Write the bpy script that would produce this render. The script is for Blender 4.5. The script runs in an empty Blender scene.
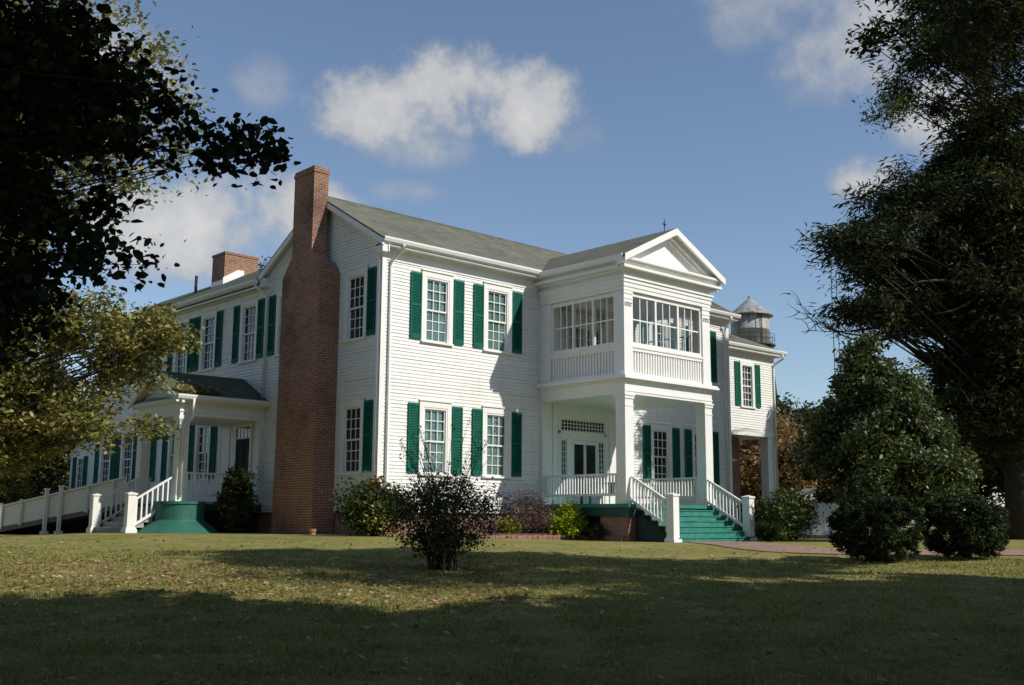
import bpy, bmesh, math, random
import numpy as np
from mathutils import Vector, Matrix
R = math.radians
sc = bpy.context.scene
C = sc.collection
rng = np.random.default_rng(7)
random.seed(7)

# ------------------------------------------------------------------ camera
CAM = np.array([-19.91, -27.737, 0.527])
YAW, PITCH, ROLL = R(42.802), R(9.354), R(0.341)
fw = Vector((math.sin(YAW) * math.cos(PITCH), math.cos(YAW) * math.cos(PITCH), math.sin(PITCH)))
rt = Vector((math.cos(YAW), -math.sin(YAW), 0))
up = rt.cross(fw)
r2 = math.cos(ROLL) * rt + math.sin(ROLL) * up
u2 = -math.sin(ROLL) * rt + math.cos(ROLL) * up
cd = bpy.data.cameras.new('camera')
cam = bpy.data.objects.new('camera', cd)
C.objects.link(cam)
m = Matrix.Identity(4)
for i in range(3):
    m[i][0], m[i][1], m[i][2], m[i][3] = r2[i], u2[i], -fw[i], CAM[i]
cam.matrix_world = m
cd.sensor_width = 36
cd.lens = 36 * 1072.1 / 1024
cd.clip_start, cd.clip_end = 0.1, 3000
sc.camera = cam

# ------------------------------------------------------------------ sky, sun, exposure
SUN_EL, SUN_AZ = R(40.3), R(156.1)                      # azimuth clockwise from +Y
SUN = np.array([math.sin(SUN_AZ) * math.cos(SUN_EL), math.cos(SUN_AZ) * math.cos(SUN_EL), math.sin(SUN_EL)])
w = bpy.data.worlds.new('World')
sc.world = w
w.use_nodes = True
nt = w.node_tree
nt.nodes.clear()
def N(t, kind, **kw):
    n = t.nodes.new(kind)
    for k, v in kw.items():
        setattr(n, k, v)
    return n
sky = N(nt, 'ShaderNodeTexSky', sky_type='NISHITA', sun_disc=False, sun_elevation=SUN_EL, sun_rotation=SUN_AZ)
sky.air_density, sky.dust_density, sky.ozone_density = 1.0, 0.15, 3.0
SKY_STR = 0.118
def wmath(op, a, b=None, clamp=False):
    n = N(nt, 'ShaderNodeMath', operation=op, use_clamp=clamp)
    for i, v in enumerate((a, b)):
        if v is None: continue
        if isinstance(v, (int, float)): n.inputs[i].default_value = v
        else: nt.links.new(v, n.inputs[i])
    return n.outputs[0]
tc = N(nt, 'ShaderNodeTexCoord')
sx = N(nt, 'ShaderNodeSeparateXYZ')
nt.links.new(tc.outputs['Generated'], sx.inputs[0])
az = wmath('MULTIPLY', wmath('ARCTAN2', sx.outputs[0], sx.outputs[1]), 57.2958)
el = wmath('MULTIPLY', wmath('ARCSINE', sx.outputs[2]), 57.2958)
def noise(scale, detail, rough):
    n = N(nt, 'ShaderNodeTexNoise')
    n.inputs['Scale'].default_value = scale
    n.inputs['Detail'].default_value = detail
    n.inputs['Roughness'].default_value = rough
    nt.links.new(tc.outputs['Generated'], n.inputs['Vector'])
    return n.outputs['Fac']
n1 = noise(15.0, 10, 0.58)
n2 = noise(55.0, 8, 0.62)
nz = wmath('ADD', wmath('MULTIPLY', wmath('SUBTRACT', n1, 0.5), 2.0), wmath('MULTIPLY', wmath('SUBTRACT', n2, 0.5), 1.0))
# clouds: centre azimuth, centre elevation, half width, half height, strength
CLOUDS = [(39.4, 22.5, 5.0, 2.9, 1.0), (43.4, 21.7, 4.2, 2.7, 1.0), (35.6, 21.5, 4.6, 2.7, 0.92), (46.6, 20.2, 2.4, 1.4, 0.34), (37.5, 19.6, 4.6, 1.5, .5),
          (29.0, 22.4, 2.2, 1.7, 0.36), (25.0, 14.8, 6.2, 3.3, 1.0), (31.0, 15.8, 5.0, 2.5, 0.95), (36.5, 17.2, 3.0, 0.9, 0.4),
          (62.0, 24.0, 5.8, 3.8, 0.6), (57.0, 26.2, 5.4, 3.0, 0.45), (61.8, 17.4, 2.4, 1.5, 0.95), (20.0, 22.0, 6.0, 3.0, 0.8), (50.5, 12.2, 2.2, 0.9, .45), (66.0, 20.0, 4.0, 2.6, 0.8),
          (95, 24, 12, 5, .9), (-20, 20, 14, 5, .9), (150, 30, 14, 6, .8), (-90, 28, 14, 6, .8), (230, 25, 12, 5, .8), (70, 45, 12, 6, .7), (5, 40, 10, 5, .7)]
mask = None
for (a0, e0, ra, re, s) in CLOUDS:
    da = wmath('DIVIDE', wmath('SUBTRACT', az, a0), ra)
    de = wmath('DIVIDE', wmath('SUBTRACT', el, e0), re)
    d2 = wmath('ADD', wmath('MULTIPLY', da, da), wmath('MULTIPLY', de, de))
    v = wmath('ADD', wmath('SUBTRACT', 1.0, d2), nz)
    v = wmath('MULTIPLY', v, 0.75, True)
    v = wmath('MULTIPLY', v, s)
    mask = v if mask is None else wmath('MAXIMUM', mask, v)
mr = N(nt, 'ShaderNodeMapRange', interpolation_type='SMOOTHSTEP')
nt.links.new(mask, mr.inputs[0])
mr.inputs[1].default_value, mr.inputs[2].default_value = 0.0, 0.66
mr.inputs[4].default_value = 0.93
cmix = N(nt, 'ShaderNodeMix', data_type='RGBA')
nt.links.new(mask, cmix.inputs[0])
cmix.inputs[6].default_value = (0.46, 0.49, 0.55, 1)
cmix.inputs[7].default_value = (0.90, 0.90, 0.89, 1)
bgs = N(nt, 'ShaderNodeBackground')
hsv = N(nt, 'ShaderNodeHueSaturation')
hsv.inputs['Saturation'].default_value = 0.93
nt.links.new(sky.outputs[0], hsv.inputs['Color'])
nt.links.new(hsv.outputs[0], bgs.inputs[0])
bgs.inputs[1].default_value = SKY_STR
bgc = N(nt, 'ShaderNodeBackground')
nt.links.new(cmix.outputs[2], bgc.inputs[0])
bgc.inputs[1].default_value = 0.75
mixw = N(nt, 'ShaderNodeMixShader')
nt.links.new(mr.outputs[0], mixw.inputs[0])
nt.links.new(bgs.outputs[0], mixw.inputs[1])
nt.links.new(bgc.outputs[0], mixw.inputs[2])
wo = N(nt, 'ShaderNodeOutputWorld')
nt.links.new(mixw.outputs[0], wo.inputs[0])

sl = bpy.data.lights.new('sun', 'SUN')
sl.energy, sl.angle, sl.color = 4.5, R(0.53), (1.0, 0.945, 0.84)
so = bpy.data.objects.new('sun', sl)
C.objects.link(so)
so.rotation_euler = Vector(-SUN).to_track_quat('-Z', 'Y').to_euler()
so.location = (10, -20, 40)
sc.view_settings.view_transform = 'Standard'
sc.view_settings.look = 'None'
sc.view_settings.exposure = 0.0
sc.view_settings.gamma = 1.0

# ------------------------------------------------------------------ helpers
RT2, FW2 = np.array([math.cos(YAW), -math.sin(YAW)]), np.array([math.sin(YAW), math.cos(YAW)])
def L(l, t, z=None):
    """point l metres to the right of and t metres ahead of the viewing place; z None = on the ground"""
    p = CAM[:2] + l * RT2 + t * FW2
    return np.array([p[0], p[1], ground(p[0], p[1]) if z is None else z])
def sstep(a, b, x):
    x = np.clip((x - a) / (b - a), 0, 1)
    return x * x * (3 - 2 * x)
def ground(x, y):
    x = np.asarray(x, float); y = np.asarray(y, float)
    dx, dy = x - CAM[0], y - CAM[1]
    l = dx * RT2[0] + dy * RT2[1]; t = dx * FW2[0] + dy * FW2[1]
    pl = -0.17 * sstep(-5, 3, l) - 0.15 * sstep(-13.5, -17, l)
    k = np.clip((t - 10) / 21.5, 0, 1)
    k = k + 0.05 * np.sin(np.clip(k, 0, 1) * math.pi)
    g = -1.10 + (pl + 1.10) * k
    near = np.exp(-((t - 22) / 16) ** 2)
    g = g + 0.03 * near * (np.sin(l * .55 + t * .31) + .6 * np.sin(l * 1.1 - t * .7 + 1)) * np.clip((33 - t) / 8, 0, 1)
    return g

class MB:
    def __init__(s, tf=None):
        s.v, s.f, s.tf = [], [], tf
    def add(s, vs, fs):
        b = len(s.v)
        if s.tf: vs = [s.tf(*p) for p in vs]
        s.v += [tuple(map(float, p)) for p in vs]
        s.f += [tuple(b + i for i in f) for f in fs]
        return s
    def box(s, x0, x1, y0, y1, z0, z1):
        return s.add([(x0, y0, z0), (x1, y0, z0), (x1, y1, z0), (x0, y1, z0), (x0, y0, z1), (x1, y0, z1), (x1, y1, z1), (x0, y1, z1)],
                     [(0, 3, 2, 1), (4, 5, 6, 7), (0, 1, 5, 4), (1, 2, 6, 5), (2, 3, 7, 6), (3, 0, 4, 7)])
    def prism(s, poly, d):
        n = len(poly); d = np.array(d, float)
        a = [np.array(p, float) for p in poly]
        return s.add(a + [p + d for p in a], [tuple(range(n)), tuple(range(2 * n - 1, n - 1, -1))] + [(i, (i + 1) % n, n + (i + 1) % n, n + i) for i in range(n)])
    def bar(s, a, b, w, h, upv=(0, 0, 1)):
        a, b = np.array(a, float), np.array(b, float)
        d = b - a; d /= np.linalg.norm(d)
        upv = np.array(upv, float)
        if abs(d @ upv) > .99: upv = np.array((1., 0, 0))
        x = np.cross(d, upv); x /= np.linalg.norm(x); u = np.cross(x, d)
        c = [x * w / 2 * i + u * h / 2 * j for i, j in ((-1, -1), (1, -1), (1, 1), (-1, 1))]
        return s.prism([a + q for q in c], b - a)
    def tube(s, pts, rad, n=6, cap=True):
        pts = [np.array(p, float) for p in pts]
        if isinstance(rad, (int, float)): rad = [rad] * len(pts)
        vs, fs = [], []
        for i, p in enumerate(pts):
            d = pts[min(i + 1, len(pts) - 1)] - pts[max(i - 1, 0)]
            d = d / (np.linalg.norm(d) + 1e-9)
            ref = np.array((0, 0, 1.)) if abs(d[2]) < .9 else np.array((1., 0, 0))
            x = np.cross(d, ref); x /= np.linalg.norm(x); y = np.cross(d, x)
            for k in range(n):
                a = 2 * math.pi * k / n
                vs.append(p + rad[i] * (math.cos(a) * x + math.sin(a) * y))
        for i in range(len(pts) - 1):
            for k in range(n):
                fs.append((i * n + k, i * n + (k + 1) % n, (i + 1) * n + (k + 1) % n, (i + 1) * n + k))
        if cap: fs += [tuple(range(n)), tuple(range(len(vs) - 1, len(vs) - n - 1, -1))]
        return s.add(vs, fs)
    def lathe(s, c, prof, n=32):
        vs, fs = [], []
        for r_, z in prof:
            for k in range(n):
                a = 2 * math.pi * k / n
                vs.append((c[0] + r_ * math.cos(a), c[1] + r_ * math.sin(a), c[2] + z))
        for i in range(len(prof) - 1):
            for k in range(n):
                fs.append((i * n + k, i * n + (k + 1) % n, (i + 1) * n + (k + 1) % n, (i + 1) * n + k))
        fs += [tuple(range(n)), tuple(range(len(vs) - 1, len(vs) - n - 1, -1))]
        return s.add(vs, fs)
    def build(s, name, mat, parent=None, bevel=0, smooth=False, recalc=True):
        me = bpy.data.meshes.new(name)
        me.from_pydata(s.v, [], s.f)
        if recalc:
            bm = bmesh.new(); bm.from_mesh(me)
            bmesh.ops.recalc_face_normals(bm, faces=bm.faces)
            if bevel:
                bmesh.ops.bevel(bm, geom=[e for e in bm.edges if e.calc_face_angle(0) > .5], offset=bevel, segments=2, affect='EDGES', profile=.6)
            bm.to_mesh(me); bm.free()
        # planar UVs in metres: u along the horizontal, v up the face
        nl = len(me.loops)
        co = np.empty(len(me.vertices) * 3); me.vertices.foreach_get('co', co); co = co.reshape(-1, 3)
        li = np.empty(nl, int); me.loops.foreach_get('vertex_index', li)
        nf = len(me.polygons)
        no = np.empty(nf * 3); me.polygons.foreach_get('normal', no); no = no.reshape(-1, 3)
        tot = np.empty(nf, int); me.polygons.foreach_get('loop_total', tot)
        fn = np.repeat(no, tot, 0)
        uu = np.stack([-fn[:, 1], fn[:, 0], np.zeros(nl)], 1)
        ln = np.linalg.norm(uu, axis=1)
        flat = ln < .05
        uu[flat] = (1, 0, 0); ln[flat] = 1
        uu /= ln[:, None]
        vv = np.cross(fn, uu)
        p = co[li]
        uv = np.stack([(p * uu).sum(1), (p * vv).sum(1)], 1)
        layer = me.uv_layers.new(name='UVMap')
        layer.data.foreach_set('uv', uv.ravel())
        if smooth: me.polygons.foreach_set('use_smooth', [True] * nf)
        me.materials.append(mat)
        o = bpy.data.objects.new(name, me)
        C.objects.link(o)
        if parent: o.parent = parent
        return o

def tag(o, label=None, cat=None, group=None, kind=None):
    if label: o['label'] = label
    if cat: o['category'] = cat
    if group: o['group'] = group
    if kind: o['kind'] = kind
    return o
def thing(name, label, cat, loc=(0, 0, 0), rz=0, group=None):
    o = bpy.data.objects.new(name, None)
    C.objects.link(o)
    o.location = loc; o.rotation_euler = (0, 0, rz)
    return tag(o, label, cat, group)
def copy_part(o, parent, loc, rz=0):
    c = o.copy(); C.objects.link(c); c.parent = parent
    c.location = loc; c.rotation_euler = (0, 0, rz)
    for ch in list(o.children):
        d = ch.copy(); C.objects.link(d); d.parent = c
    return c

# ------------------------------------------------------------------ materials
def mat(name):
    m_ = bpy.data.materials.new(name)
    m_.use_nodes = True
    t = m_.node_tree
    return m_, t, t.nodes['Principled BSDF']
def mlink(t, a, b): t.links.new(a, b)
def mnoise(t, vec, scale, detail=4, rough=.55):
    n = N(t, 'ShaderNodeTexNoise')
    n.inputs['Scale'].default_value = scale; n.inputs['Detail'].default_value = detail; n.inputs['Roughness'].default_value = rough
    if vec is not None: t.links.new(vec, n.inputs['Vector'])
    return n.outputs['Fac']
def ramp(t, fac, stops):
    r_ = N(t, 'ShaderNodeValToRGB')
    e = r_.color_ramp.elements
    while len(e) < len(stops): e.new(.5)
    for i, (p, c) in enumerate(stops):
        e[i].position = p; e[i].color = (*c, 1)
    t.links.new(fac, r_.inputs[0])
    return r_.outputs[0]
def coords(t, which='Object'):
    return N(t, 'ShaderNodeTexCoord').outputs[which]
def bump(t, b, h, strength, dist=.02):
    n = N(t, 'ShaderNodeBump')
    n.inputs['Strength'].default_value = strength; n.inputs['Distance'].default_value = dist
    t.links.new(h, n.inputs['Height']); t.links.new(n.outputs[0], b.inputs['Normal'])
def paint(name, c1, c2, rough=.5, scale=1.2, bs=.08, spec=.4):
    m_, t, b = mat(name)
    v = coords(t)
    f1 = mnoise(t, v, scale, 6, .62)
    col = ramp(t, f1, [(.3, c1), (.7, c2)])
    mlink(t, col, b.inputs['Base Color'])
    b.inputs['Roughness'].default_value = rough
    b.inputs['Specular IOR Level'].default_value = spec
    bump(t, b, mnoise(t, v, 30, 4), bs)
    return m_
M = {}
M['siding'] = paint('white_siding_paint', (.76, .755, .73), (.83, .825, .81), .55, .9, .12)
def board_tone():
    m_ = M['siding']; t = m_.node_tree; b = t.nodes['Principled BSDF']
    src = b.inputs['Base Color'].links[0].from_socket
    geo = N(t, 'ShaderNodeNewGeometry')
    f = ramp(t, geo.outputs['Random Per Island'], [(0, (.955, .955, .95)), (.85, (1, 1, 1))])
    v = coords(t); mp = N(t, 'ShaderNodeMapping'); mp.inputs['Scale'].default_value = (3, 3, .35); t.links.new(v, mp.inputs[0])
    g = ramp(t, mnoise(t, mp.outputs[0], 1.5, 8, .7), [(.28, (.88, .87, .84)), (.5, (1, 1, 1))])
    x = src
    for k in (f, g):
        mm = N(t, 'ShaderNodeMix', data_type='RGBA', blend_type='MULTIPLY'); mm.inputs[0].default_value = 1
        t.links.new(x, mm.inputs[6]); t.links.new(k, mm.inputs[7]); x = mm.outputs[2]
    t.links.new(x, b.inputs['Base Color'])
board_tone()
M['trim'] = paint('white_trim_paint', (.78, .775, .75), (.84, .835, .82), .5, 1.3)
M['gutter'] = paint('white_gutter_metal', (.78, .78, .77), (.83, .83, .82), .35, 2)
M['shutter'] = paint('green_shutter_paint', (.005, .09, .062), (.012, .135, .095), .6, 2.2, .08, .12)
M['step'] = paint('teal_step_paint', (.012, .155, .118), (.05, .25, .20), .6, 3.5, .2)
M['fascia'] = paint('dark_green_deck_paint', (.006, .05, .045), (.01, .07, .06), .5, 2)
M['drum'] = paint('green_masonry_paint', (.016, .105, .08), (.035, .15, .115), .6, 1.6, .3)
M['grey_step'] = paint('grey_step_paint', (.30, .31, .31), (.40, .41, .40), .7, 2)
M['bench'] = paint('dark_bench_paint', (.008, .03, .028), (.012, .04, .036), .45, 3)
M['ceiling'] = paint('porch_ceiling_paint', (.50, .44, .36), (.58, .52, .43), .6, 2)
M['white_metal'] = paint('white_flashing', (.8, .8, .8), (.86, .86, .86), .4, 3)
M['dark'] = paint('dark_void', (.012, .011, .010), (.02, .018, .016), .9, 2)  # near-black stand-in for the shade inside hollow spaces
M['dark_metal'] = paint('dark_metal', (.03, .03, .032), (.06, .055, .05), .5, 4)
M['door'] = paint('dark_door_paint', (.007, .011, .010), (.012, .018, .015), .6, 2, .08, .15)
M['ramp_floor'] = paint('ramp_boards', (.16, .15, .14), (.22, .21, .20), .8, 3)
M['terracotta'] = paint('terracotta', (.34, .15, .08), (.42, .2, .11), .8, 6)

def brick(name, ca, cb, cm, bw=.22, bh=.075, stain=.5, ms=.008):
    m_, t, b = mat(name)
    uv = coords(t, 'UV')
    bt = N(t, 'ShaderNodeTexBrick')
    t.links.new(uv, bt.inputs['Vector'])
    for k, v in (('Color1', ca), ('Color2', cb), ('Mortar', cm)): bt.inputs[k].default_value = (*v, 1)
    for k, v in (('Scale', 1), ('Mortar Size', ms), ('Mortar Smooth', .2), ('Bias', -.1), ('Brick Width', bw), ('Row Height', bh)): bt.inputs[k].default_value = v
    ob = coords(t)
    f = mnoise(t, ob, .55, 8, .68)
    fr = ramp(t, f, [(.32, (.42, .37, .36)), (.5, (.92, .9, .88)), (.7, (1.15, 1.08, 1.0))])
    f2 = mnoise(t, uv, 9, 3, .6)
    fr2 = ramp(t, f2, [(.3, (.72, .7, .7)), (.7, (1.18, 1.15, 1.12))])
    mm = N(t, 'ShaderNodeMix', data_type='RGBA', blend_type='MULTIPLY'); mm.inputs[0].default_value = stain
    t.links.new(bt.outputs[0], mm.inputs[6]); t.links.new(fr, mm.inputs[7])
    m2 = N(t, 'ShaderNodeMix', data_type='RGBA', blend_type='MULTIPLY'); m2.inputs[0].default_value = .8
    t.links.new(mm.outputs[2], m2.inputs[6]); t.links.new(fr2, m2.inputs[7])
    t.links.new(m2.outputs[2], b.inputs['Base Color'])
    b.inputs['Roughness'].default_value = .85
    bump(t, b, bt.outputs['Fac'], -.6, .01)
    return m_
M['brick'] = brick('red_brick', (.33, .14, .08), (.19, .08, .05), (.40, .32, .25), bw=.23, bh=.084, stain=.95, ms=.011)
M['brick_pier'] = brick('pier_brick', (.33, .17, .12), (.27, .13, .09), (.34, .29, .25))

def shingle(name, c1, c2, c3):
    m_, t, b = mat(name)
    uv = coords(t, 'UV')
    bt = N(t, 'ShaderNodeTexBrick')
    t.links.new(uv, bt.inputs['Vector'])
    for k, v in (('Color1', c1), ('Color2', c2), ('Mortar', c3)): bt.inputs[k].default_value = (*v, 1)
    for k, v in (('Scale', 1), ('Mortar Size', .006), ('Bias', 0), ('Brick Width', .3), ('Row Height', .14)): bt.inputs[k].default_value = v
    f = mnoise(t, coords(t), .9, 9, .72)
    fr = ramp(t, f, [(.3, (.6, .63, .6)), (.7, (1.25, 1.22, 1.15))])
    mm = N(t, 'ShaderNodeMix', data_type='RGBA', blend_type='MULTIPLY'); mm.inputs[0].default_value = .9
    t.links.new(bt.outputs[0], mm.inputs[6]); t.links.new(fr, mm.inputs[7])
    t.links.new(mm.outputs[2], b.inputs['Base Color'])
    b.inputs['Roughness'].default_value = .95
    bump(t, b, mnoise(t, uv, 60, 3), .5, .01)
    return m_
M['shingle'] = shingle('olive_grey_shingle', (.165, .165, .13), (.115, .118, .09), (.06, .06, .048))
M['mossy'] = shingle('mossy_shingle', (.085, .10, .062), (.068, .082, .052), (.04, .046, .032))

def glass_pane(name, base, rough=.05):
    m_, t, b = mat(name)
    v = coords(t)
    f = mnoise(t, v, 1.7, 2)
    mlink(t, ramp(t, f, [(.3, tuple(c * .7 for c in base)), (.7, tuple(c * 1.3 for c in base))]), b.inputs['Base Color'])
    b.inputs['Roughness'].default_value = rough
    b.inputs['Specular IOR Level'].default_value = .75
    bump(t, b, mnoise(t, v, 5, 2), .12, .02)
    return m_
M['pane_front'] = glass_pane('front_window_pane', (.10, .19, .18))
M['pane_dim'] = glass_pane('dim_window_pane', (.030, .034, .036))
def clear_glass():
    m_, t, b = mat('clear_gallery_glass')
    g = N(t, 'ShaderNodeBsdfGlossy'); g.inputs['Roughness'].default_value = .02
    tr = N(t, 'ShaderNodeBsdfTransparent'); tr.inputs[0].default_value = (.86, .88, .87, 1)
    lw = N(t, 'ShaderNodeLayerWeight'); lw.inputs[0].default_value = .5
    pw_ = N(t, 'ShaderNodeMath', operation='POWER'); t.links.new(lw.outputs['Facing'], pw_.inputs[0]); pw_.inputs[1].default_value = 4.0
    fr = N(t, 'ShaderNodeMath', operation='MULTIPLY_ADD', use_clamp=True); t.links.new(pw_.outputs[0], fr.inputs[0]); fr.inputs[1].default_value = .7; fr.inputs[2].default_value = .06
    mx = N(t, 'ShaderNodeMixShader')
    t.links.new(fr.outputs[0], mx.inputs[0]); t.links.new(tr.outputs[0], mx.inputs[1]); t.links.new(g.outputs[0], mx.inputs[2])
    t.links.new(mx.outputs[0], t.nodes['Material Output'].inputs[0])
    return m_
M['glass'] = clear_glass()

def leafmat(name, stops, trans=.25, rough=.55, spec=.25):
    m_, t, b = mat(name)
    geo = N(t, 'ShaderNodeNewGeometry')
    f = mnoise(t, coords(t), 1.1, 3)
    ad = N(t, 'ShaderNodeMath', operation='MULTIPLY_ADD')
    t.links.new(geo.outputs['Random Per Island'], ad.inputs[0]); ad.inputs[1].default_value = .7
    sb = N(t, 'ShaderNodeMath', operation='MULTIPLY_ADD'); t.links.new(f, sb.inputs[0]); sb.inputs[1].default_value = .9; sb.inputs[2].default_value = -.3
    t.links.new(sb.outputs[0], ad.inputs[2])
    col = ramp(t, ad.outputs[0], stops)
    t.links.new(col, b.inputs['Base Color'])
    b.inputs['Roughness'].default_value = rough; b.inputs['Specular IOR Level'].default_value = spec
    tl = N(t, 'ShaderNodeBsdfTranslucent'); t.links.new(col, tl.inputs[0])
    mx = N(t, 'ShaderNodeMixShader'); mx.inputs[0].default_value = trans
    t.links.new(b.outputs[0], mx.inputs[1]); t.links.new(tl.outputs[0], mx.inputs[2])
    t.links.new(mx.outputs[0], t.nodes['Material Output'].inputs[0])
    return m_
M['oak'] = leafmat('oak_leaves', [(.05, (.07, .09, .025)), (.4, (.17, .178, .05)), (.72, (.35, .315, .10)), (.95, (.48, .36, .17))], .35)
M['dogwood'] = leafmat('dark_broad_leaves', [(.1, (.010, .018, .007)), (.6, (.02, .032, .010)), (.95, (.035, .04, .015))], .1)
M['bush_leaf'] = leafmat('dark_bush_leaves', [(.1, (.016, .026, .010)), (.6, (.042, .06, .02)), (.95, (.09, .10, .035))], .2)
M['magnolia'] = leafmat('magnolia_leaves', [(.1, (.022, .045, .014)), (.55, (.065, .095, .027)), (.85, (.16, .18, .05)), (.97, (.32, .31, .12))], .22, .48, .45)
M['cedar'] = leafmat('cedar_sprays', [(.1, (.014, .024, .010)), (.5, (.030, .046, .015)), (.8, (.07, .08, .02)), (.98, (.16, .15, .03))], .2, .7)
M['boxwood'] = leafmat('boxwood_leaves', [(.1, (.014, .027, .010)), (.6, (.036, .055, .018)), (.95, (.075, .095, .03))], .16, .65, .15)
M['rust'] = leafmat('rust_leaves', [(.1, (.14, .09, .04)), (.5, (.32, .21, .095)), (.9, (.44, .31, .14))], .25)
M['far_green'] = leafmat('far_green_leaves', [(.1, (.022, .035, .014)), (.6, (.05, .065, .024)), (.95, (.09, .09, .035))], .2)
M['shade_leaf'] = leafmat('shade_tree_leaves', [(.1, (.02, .03, .01)), (.6, (.04, .055, .018)), (.95, (.09, .08, .03))], .12)
M['lime'] = leafmat('lime_shrub_leaves', [(.1, (.20, .28, .015)), (.5, (.38, .48, .03)), (.95, (.52, .56, .06))], .4)
M['purple'] = leafmat('purple_brown_leaves', [(.1, (.06, .034, .032)), (.5, (.15, .09, .085)), (.95, (.26, .18, .15))], .2)
M['yew'] = leafmat('yew_leaves', [(.1, (.022, .04, .012)), (.6, (.07, .10, .025)), (.95, (.17, .18, .045))], .2)
M['orange'] = leafmat('orange_leaves', [(.1, (.14, .05, .012)), (.5, (.26, .12, .03)), (.95, (.32, .2, .06))], .25)
M['gold'] = leafmat('yellow_green_leaves', [(.1, (.11, .12, .022)), (.5, (.24, .25, .04)), (.95, (.36, .33, .06))], .25)
def bark(name, c1, c2):
    m_, t, b = mat(name)
    v = coords(t)
    mp = N(t, 'ShaderNodeMapping'); mp.inputs['Scale'].default_value = (6, 6, 1.2)
    t.links.new(v, mp.inputs[0])
    f = mnoise(t, mp.outputs[0], 2.2, 6, .65)
    mlink(t, ramp(t, f, [(.3, c1), (.7, c2)]), b.inputs['Base Color'])
    b.inputs['Roughness'].default_value = .95
    bump(t, b, f, .8, .03)
    return m_
M['bark'] = bark('grey_brown_bark', (.035, .028, .022), (.10, .085, .07))
M['bark_dark'] = bark('dark_bark', (.016, .013, .011), (.045, .036, .03))

def grass_ground():
    m_, t, b = mat('lawn')
    v = coords(t)
    f1 = mnoise(t, v, .35, 6, .6); f2 = mnoise(t, v, 3.2, 6, .7); f3 = mnoise(t, v, 26, 3, .7)
    c1 = ramp(t, f1, [(.3, (.19, .20, .062)), (.5, (.26, .245, .085)), (.68, (.34, .27, .12))])
    c2 = ramp(t, f2, [(.28, (.42, .5, .36)), (.5, (.95, .97, .92)), (.72, (1.4, 1.25, 1.1))])
    mm = N(t, 'ShaderNodeMix', data_type='RGBA', blend_type='MULTIPLY'); mm.inputs[0].default_value = .8
    t.links.new(c1, mm.inputs[6]); t.links.new(c2, mm.inputs[7])
    c3 = ramp(t, f3, [(.3, (.6, .6, .6)), (.7, (1.3, 1.3, 1.3))])
    m2 = N(t, 'ShaderNodeMix', data_type='RGBA', blend_type='MULTIPLY'); m2.inputs[0].default_value = .8
    t.links.new(mm.outputs[2], m2.inputs[6]); t.links.new(c3, m2.inputs[7])
    t.links.new(m2.outputs[2], b.inputs['Base Color'])
    b.inputs['Roughness'].default_value = .95; b.inputs['Specular IOR Level'].default_value = .1
    bump(t, b, f3, 1.0, .04)
    return m_
M['lawn'] = grass_ground()
M['blade'] = leafmat('grass_blades', [(.1, (.10, .14, .03)), (.45, (.23, .245, .068)), (.8, (.36, .31, .125)), (.97, (.48, .39, .2))], .32, .7, .15)
M['litter'] = leafmat('fallen_leaves', [(.1, (.17, .10, .05)), (.5, (.34, .21, .10)), (.85, (.50, .36, .22)), (.97, (.68, .60, .48))], .15, .8, .1)
def soil(name, c1, c2, sc_=8):
    m_, t, b = mat(name)
    v = coords(t)
    f = mnoise(t, v, sc_, 8, .7)
    mlink(t, ramp(t, f, [(.3, c1), (.7, c2)]), b.inputs['Base Color'])
    b.inputs['Roughness'].default_value = .95
    bump(t, b, f, .8, .03)
    return m_
M['mulch'] = soil('pine_straw_mulch', (.09, .045, .025), (.2, .11, .06))
M['path'] = brick('brick_path', (.34, .20, .15), (.26, .15, .115), (.28, .22, .17), .2, .1)
def tankmat():
    m_, t, b = mat('galvanised_tank')
    v = coords(t)
    mp = N(t, 'ShaderNodeMapping'); mp.inputs['Scale'].default_value = (1.2, 1.2, .25)
    t.links.new(v, mp.inputs[0])
    f = mnoise(t, mp.outputs[0], 1.2, 8, .7)
    mlink(t, ramp(t, f, [(.32, (.16, .09, .055)), (.45, (.28, .27, .26)), (.6, (.42, .42, .42)), (.75, (.34, .35, .37))]), b.inputs['Base Color'])
    b.inputs['Roughness'].default_value = .6; b.inputs['Metallic'].default_value = .25
    return m_
M['tank'] = tankmat()

# ------------------------------------------------------------------ ground
def build_ground():
    ls = np.concatenate([-np.geomspace(600, 22, 14), np.linspace(-20, 20, 61), np.geomspace(22, 600, 14)])
    ts = np.concatenate([[-60, -30, -12, -4, 0], np.linspace(3, 48, 76), np.geomspace(50, 1500, 18)])
    lg, tg = np.meshgrid(ls, ts)
    x = CAM[0] + lg * RT2[0] + tg * FW2[0]; y = CAM[1] + lg * RT2[1] + tg * FW2[1]
    z = ground(x, y)
    nx, ny = len(ls), len(ts)
    mb = MB()
    mb.v = [tuple(p) for p in np.stack([x.ravel(), y.ravel(), z.ravel()], 1)]
    mb.f = [(j * nx + i, j * nx + i + 1, (j + 1) * nx + i + 1, (j + 1) * nx + i) for j in range(ny - 1) for i in range(nx - 1)]
    o = mb.build('ground', M['lawn'], smooth=True)
    tag(o, 'mown lawn rising gently to the house', kind='structure')
build_ground()
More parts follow.
